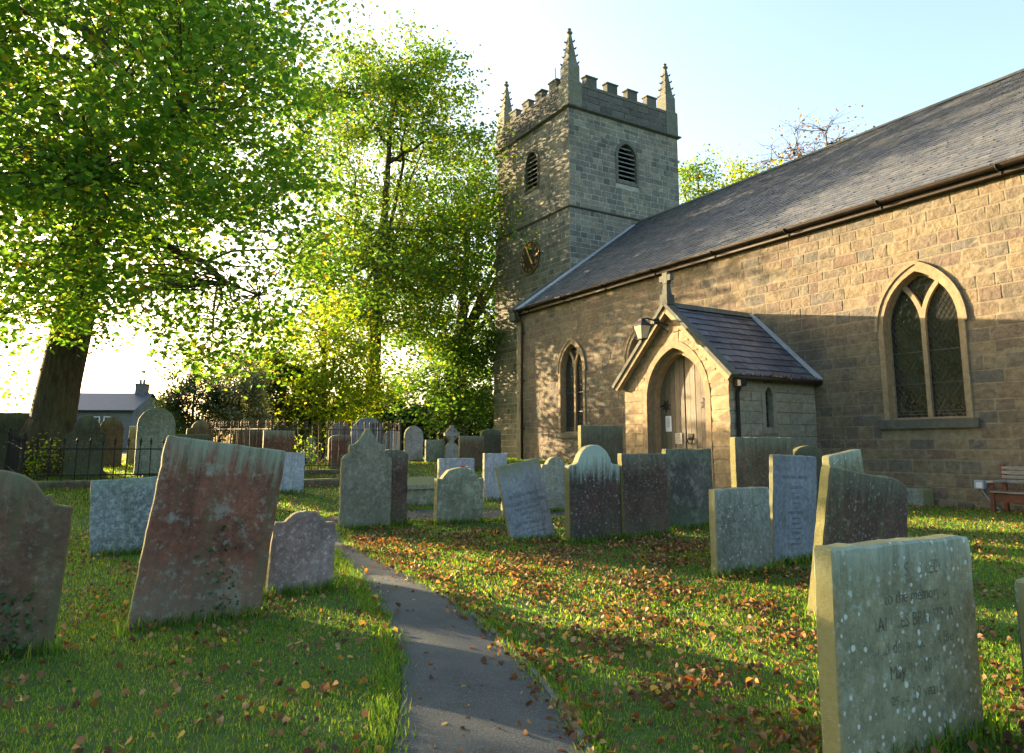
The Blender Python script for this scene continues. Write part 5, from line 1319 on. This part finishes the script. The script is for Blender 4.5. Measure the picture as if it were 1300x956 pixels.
# ivy on two of the slabs
def ivy(X, Y, zlo, zhi, cx, wd_, t, yaw, roll, tilt, n, label, seed):
    g = np.random.default_rng(seed); x = cx + g.normal(0, wd_, n)*(1-0.5*g.uniform(0,1,n)); z = zlo+(zhi-zlo)*g.uniform(0,1,n)**1.9
    x += 0.05*np.sin(z*9)
    o = leaf_cloud('ivy', np.c_[x, np.full(n, -t/2-0.012)-g.uniform(0,0.03,n), z], 0.034, M_IVY, None, up=0.2, g=g)
    o.location = (X, Y, float(gz(X, Y))); o.rotation_euler = (R(tilt), R(roll), R(31.3+yaw)); tag(o, label, 'ivy')
ivy(-2.36, 5.54, 0.0, 0.75, 0.12, 0.10, 0.10, 0, 8, -5, 90, 'ivy creeping up the large red sandstone slab', 81)
ivy(-3.34, 4.62, 0.0, 0.45, 0.16, 0.12, 0.11, 0, 3, -3, 150, 'ivy growing at the foot of the scrolled brown headstone', 82)

# ------------------------------------------------------------------ grass
def keep(X, Y):
    a = (X-O2[0])*EV[0]+(Y-O2[1])*EV[1]; b = (X-O2[0])*NV[0]+(Y-O2[1])*NV[1]
    inside = ((a > -0.3) & (b > -0.03)) | ((a > TWL-0.15) & (b > TB-0.15)) | ((a > PA0-0.1) & (a < PA1+0.1) & (b > PB-0.05))
    return (~inside) & (~in_poly(X, Y, PATHPOLY)) & (np.abs(X) < 0.80*Y+1.5)
def field(n, x0, x1, y0, y1, g):
    X = g.uniform(x0, x1, n); Y = g.uniform(y0, y1, n); k = keep(X, Y); return X[k], Y[k]
def blades(X, Y, h, wd_, g, two=True):
    n = len(X); Z = gz(X, Y)-0.01; an = g.uniform(0, 2*math.pi, n); ln = g.uniform(0.1, 0.75, n)*h; hh = h*g.uniform(0.5, 1.15, n)
    dx, dy = np.cos(an), np.sin(an); sx, sy = -dy*wd_/2, dx*wd_/2
    b = np.stack([X, Y, Z], -1); s = np.stack([sx, sy, np.zeros(n)], -1)*g.uniform(0.7, 1.3, n)[:,None]
    m = b+np.stack([dx*ln*0.35, dy*ln*0.35, hh*0.6], -1); t = b+np.stack([dx*ln, dy*ln, hh], -1)
    if two:
        V = np.stack([b-s, b+s, m+s*0.8, m-s*0.8, t+s*0.15, t-s*0.15], 1).reshape(-1,3)
        F = ((np.arange(n)*6)[:,None,None]+np.array([(0,1,2,3),(3,2,4,5)])[None]).reshape(-1,4)
    else:
        V = np.stack([b-s, b+s, t+s*0.2, t-s*0.2], 1).reshape(-1,3); F = (np.arange(n)*4)[:,None]+np.arange(4)[None]
    return V, F
def patchy(X, Y): return 0.5+0.5*np.sin(X*2.3+1.7*np.sin(Y*1.1))*np.sin(Y*1.9+1.3*np.sin(X*0.8))
g = np.random.default_rng(500); Vs = []; Fs = []; off = 0
def push(V, F):
    global off
    Vs.append(V); Fs.append(F+off); off += len(V)
for (n, x0, x1, y0, y1, h, wd_, two) in ((210000,-4.5,5,1.8,5.5,0.034,0.006,True), (190000,-8,9,5.5,10,0.040,0.0085,True), (170000,-15,12,10,18,0.05,0.014,False), (110000,-24,16,18,34,0.06,0.028,False)):
    X, Y = field(n, x0, x1, y0, y1, g)
    k = g.uniform(0,1,len(X)) < 0.55+0.45*patchy(X, Y); X, Y = X[k], Y[k]
    push(*blades(X, Y, h*(0.7+0.6*patchy(X*0.7+3, Y*0.7)), wd_, g, two))
# longer tufts along the path edges and at the feet of the stones
for Pc, sg in ((PRc, 1), (PLc, -1)):
    n = 16000; t = g.uniform(0, 58.99, n); i = t.astype(int); q = Pc[i]+(Pc[i+1]-Pc[i])*(t-i)[:,None]; d = Pc[i+1]-Pc[i]; d /= np.linalg.norm(d, axis=1)[:,None]
    o_ = sg*(g.normal(0.055, 0.05, n)+0.03*np.sin(t*3.1)*np.sin(t*1.3)); X = q[:,0]+d[:,1]*o_; Y = q[:,1]-d[:,0]*o_; k = (Y > 1.5)
    push(*blades(X[k], Y[k], 0.062, 0.0075, g, True))
for (sx, sy, sw, st_, syaw) in STONEOBJ:
    n = int(260 if sy < 14 else 90); u = g.uniform(-sw/2-0.06, sw/2+0.06, n); v = (st_/2+np.abs(g.normal(0, 0.05, n)))*np.where(g.uniform(0,1,n) < 0.75, -1, 1)
    c, s = math.cos(R(syaw)), math.sin(R(syaw))
    push(*blades(sx+u*c-v*s, sy+u*s+v*c, 0.12, 0.006+0.0009*sy, g, True))
link('grass', fast_mesh('grass', np.concatenate(Vs), np.concatenate(Fs), M_GRASS), None, 'stuff')

# ------------------------------------------------------------------ fallen leaves
g = np.random.default_rng(600)
def dens(X, Y):
    xr = np.interp(Y, PRc[:34,1], PRc[:34,0]); right = X-xr
    d = np.full(X.shape, 110.0)
    d += np.where((right > 0) & (Y < 11), 310*np.clip(1.1-np.abs(right-1.2)/2.8, 0.1, 1), 0)
    d += 800*np.exp(-(((X-2.3)/1.1)**2+((Y-8.9)/0.9)**2)) + 500*np.exp(-(((X-3.0)/0.7)**2+((Y-7.2)/0.5)**2))
    d += np.where(Y < 12, 420*np.exp(-((right-0.05)/0.14)**2), 0)
    a = (X-O2[0])*EV[0]+(Y-O2[1])*EV[1]; b = (X-O2[0])*NV[0]+(Y-O2[1])*NV[1]
    d += np.where((a > 13) & (b < 0), 220*np.exp(-(b/1.6)**2), 0) + np.where((Y > 12) & (Y < 22) & (X < 0), 22, 0)
    return d*(0.25+1.9*patchy(X*2.1, Y*2.1)**2)
out = []
n = 220000; X = g.uniform(-6, 9, n); Y = g.uniform(1.8, 12, n); area = 15*10.2
a_ = (X-O2[0])*EV[0]+(Y-O2[1])*EV[1]; b_ = (X-O2[0])*NV[0]+(Y-O2[1])*NV[1]; onp = in_poly(X, Y, PATHPOLY)
xe = X-np.interp(Y, PRc[:34,1], PRc[:34,0]); pk = np.where(onp, 34.0+260*np.exp(-(xe/0.10)**2), dens(X, Y))
k = (g.uniform(0,1,n) < pk*area/n) & (b_ < -0.05) & (np.abs(X) < 0.8*Y+1.5); out.append((X[k], Y[k]))
n = 40000; X = g.uniform(-16, 14, n); Y = g.uniform(12, 27, n); area = 30*15
b_ = (X-O2[0])*NV[0]+(Y-O2[1])*NV[1]
k = (g.uniform(0,1,n) < dens(X, Y)*0.8*area/n) & (b_ < -0.05) & (np.abs(X) < 0.8*Y+1.5); out.append((X[k], Y[k]))
X = np.concatenate([o[0] for o in out]); Y = np.concatenate([o[1] for o in out]); onp = in_poly(X, Y, PATHPOLY)
Z = gz(X, Y)+np.where(onp, 0.028, 0.02+g.uniform(0, 0.035, len(X)))
leaf_cloud('fallen_leaves', np.stack([X, Y, Z], -1), 0.035, M_LITTER, None, up=0.5, droop=0.0, g=g, curl=6.0, lo=0.45, hi=1.5)
# leaves lying in the porch gutter
n = 420; s = g.uniform(PB, -0.05, n); gx_ = PA1+0.20+g.normal(0, 0.035, n)
wx = O2[0]+gx_*EV[0]+s*NV[0]; wy = O2[1]+gx_*EV[1]+s*NV[1]
leaf_cloud('gutter_leaves', np.stack([wx, wy, 2.87+np.abs(g.normal(0, 0.02, n))], -1), 0.06, M_LITTER, None, up=1.0, droop=0.0, g=g)
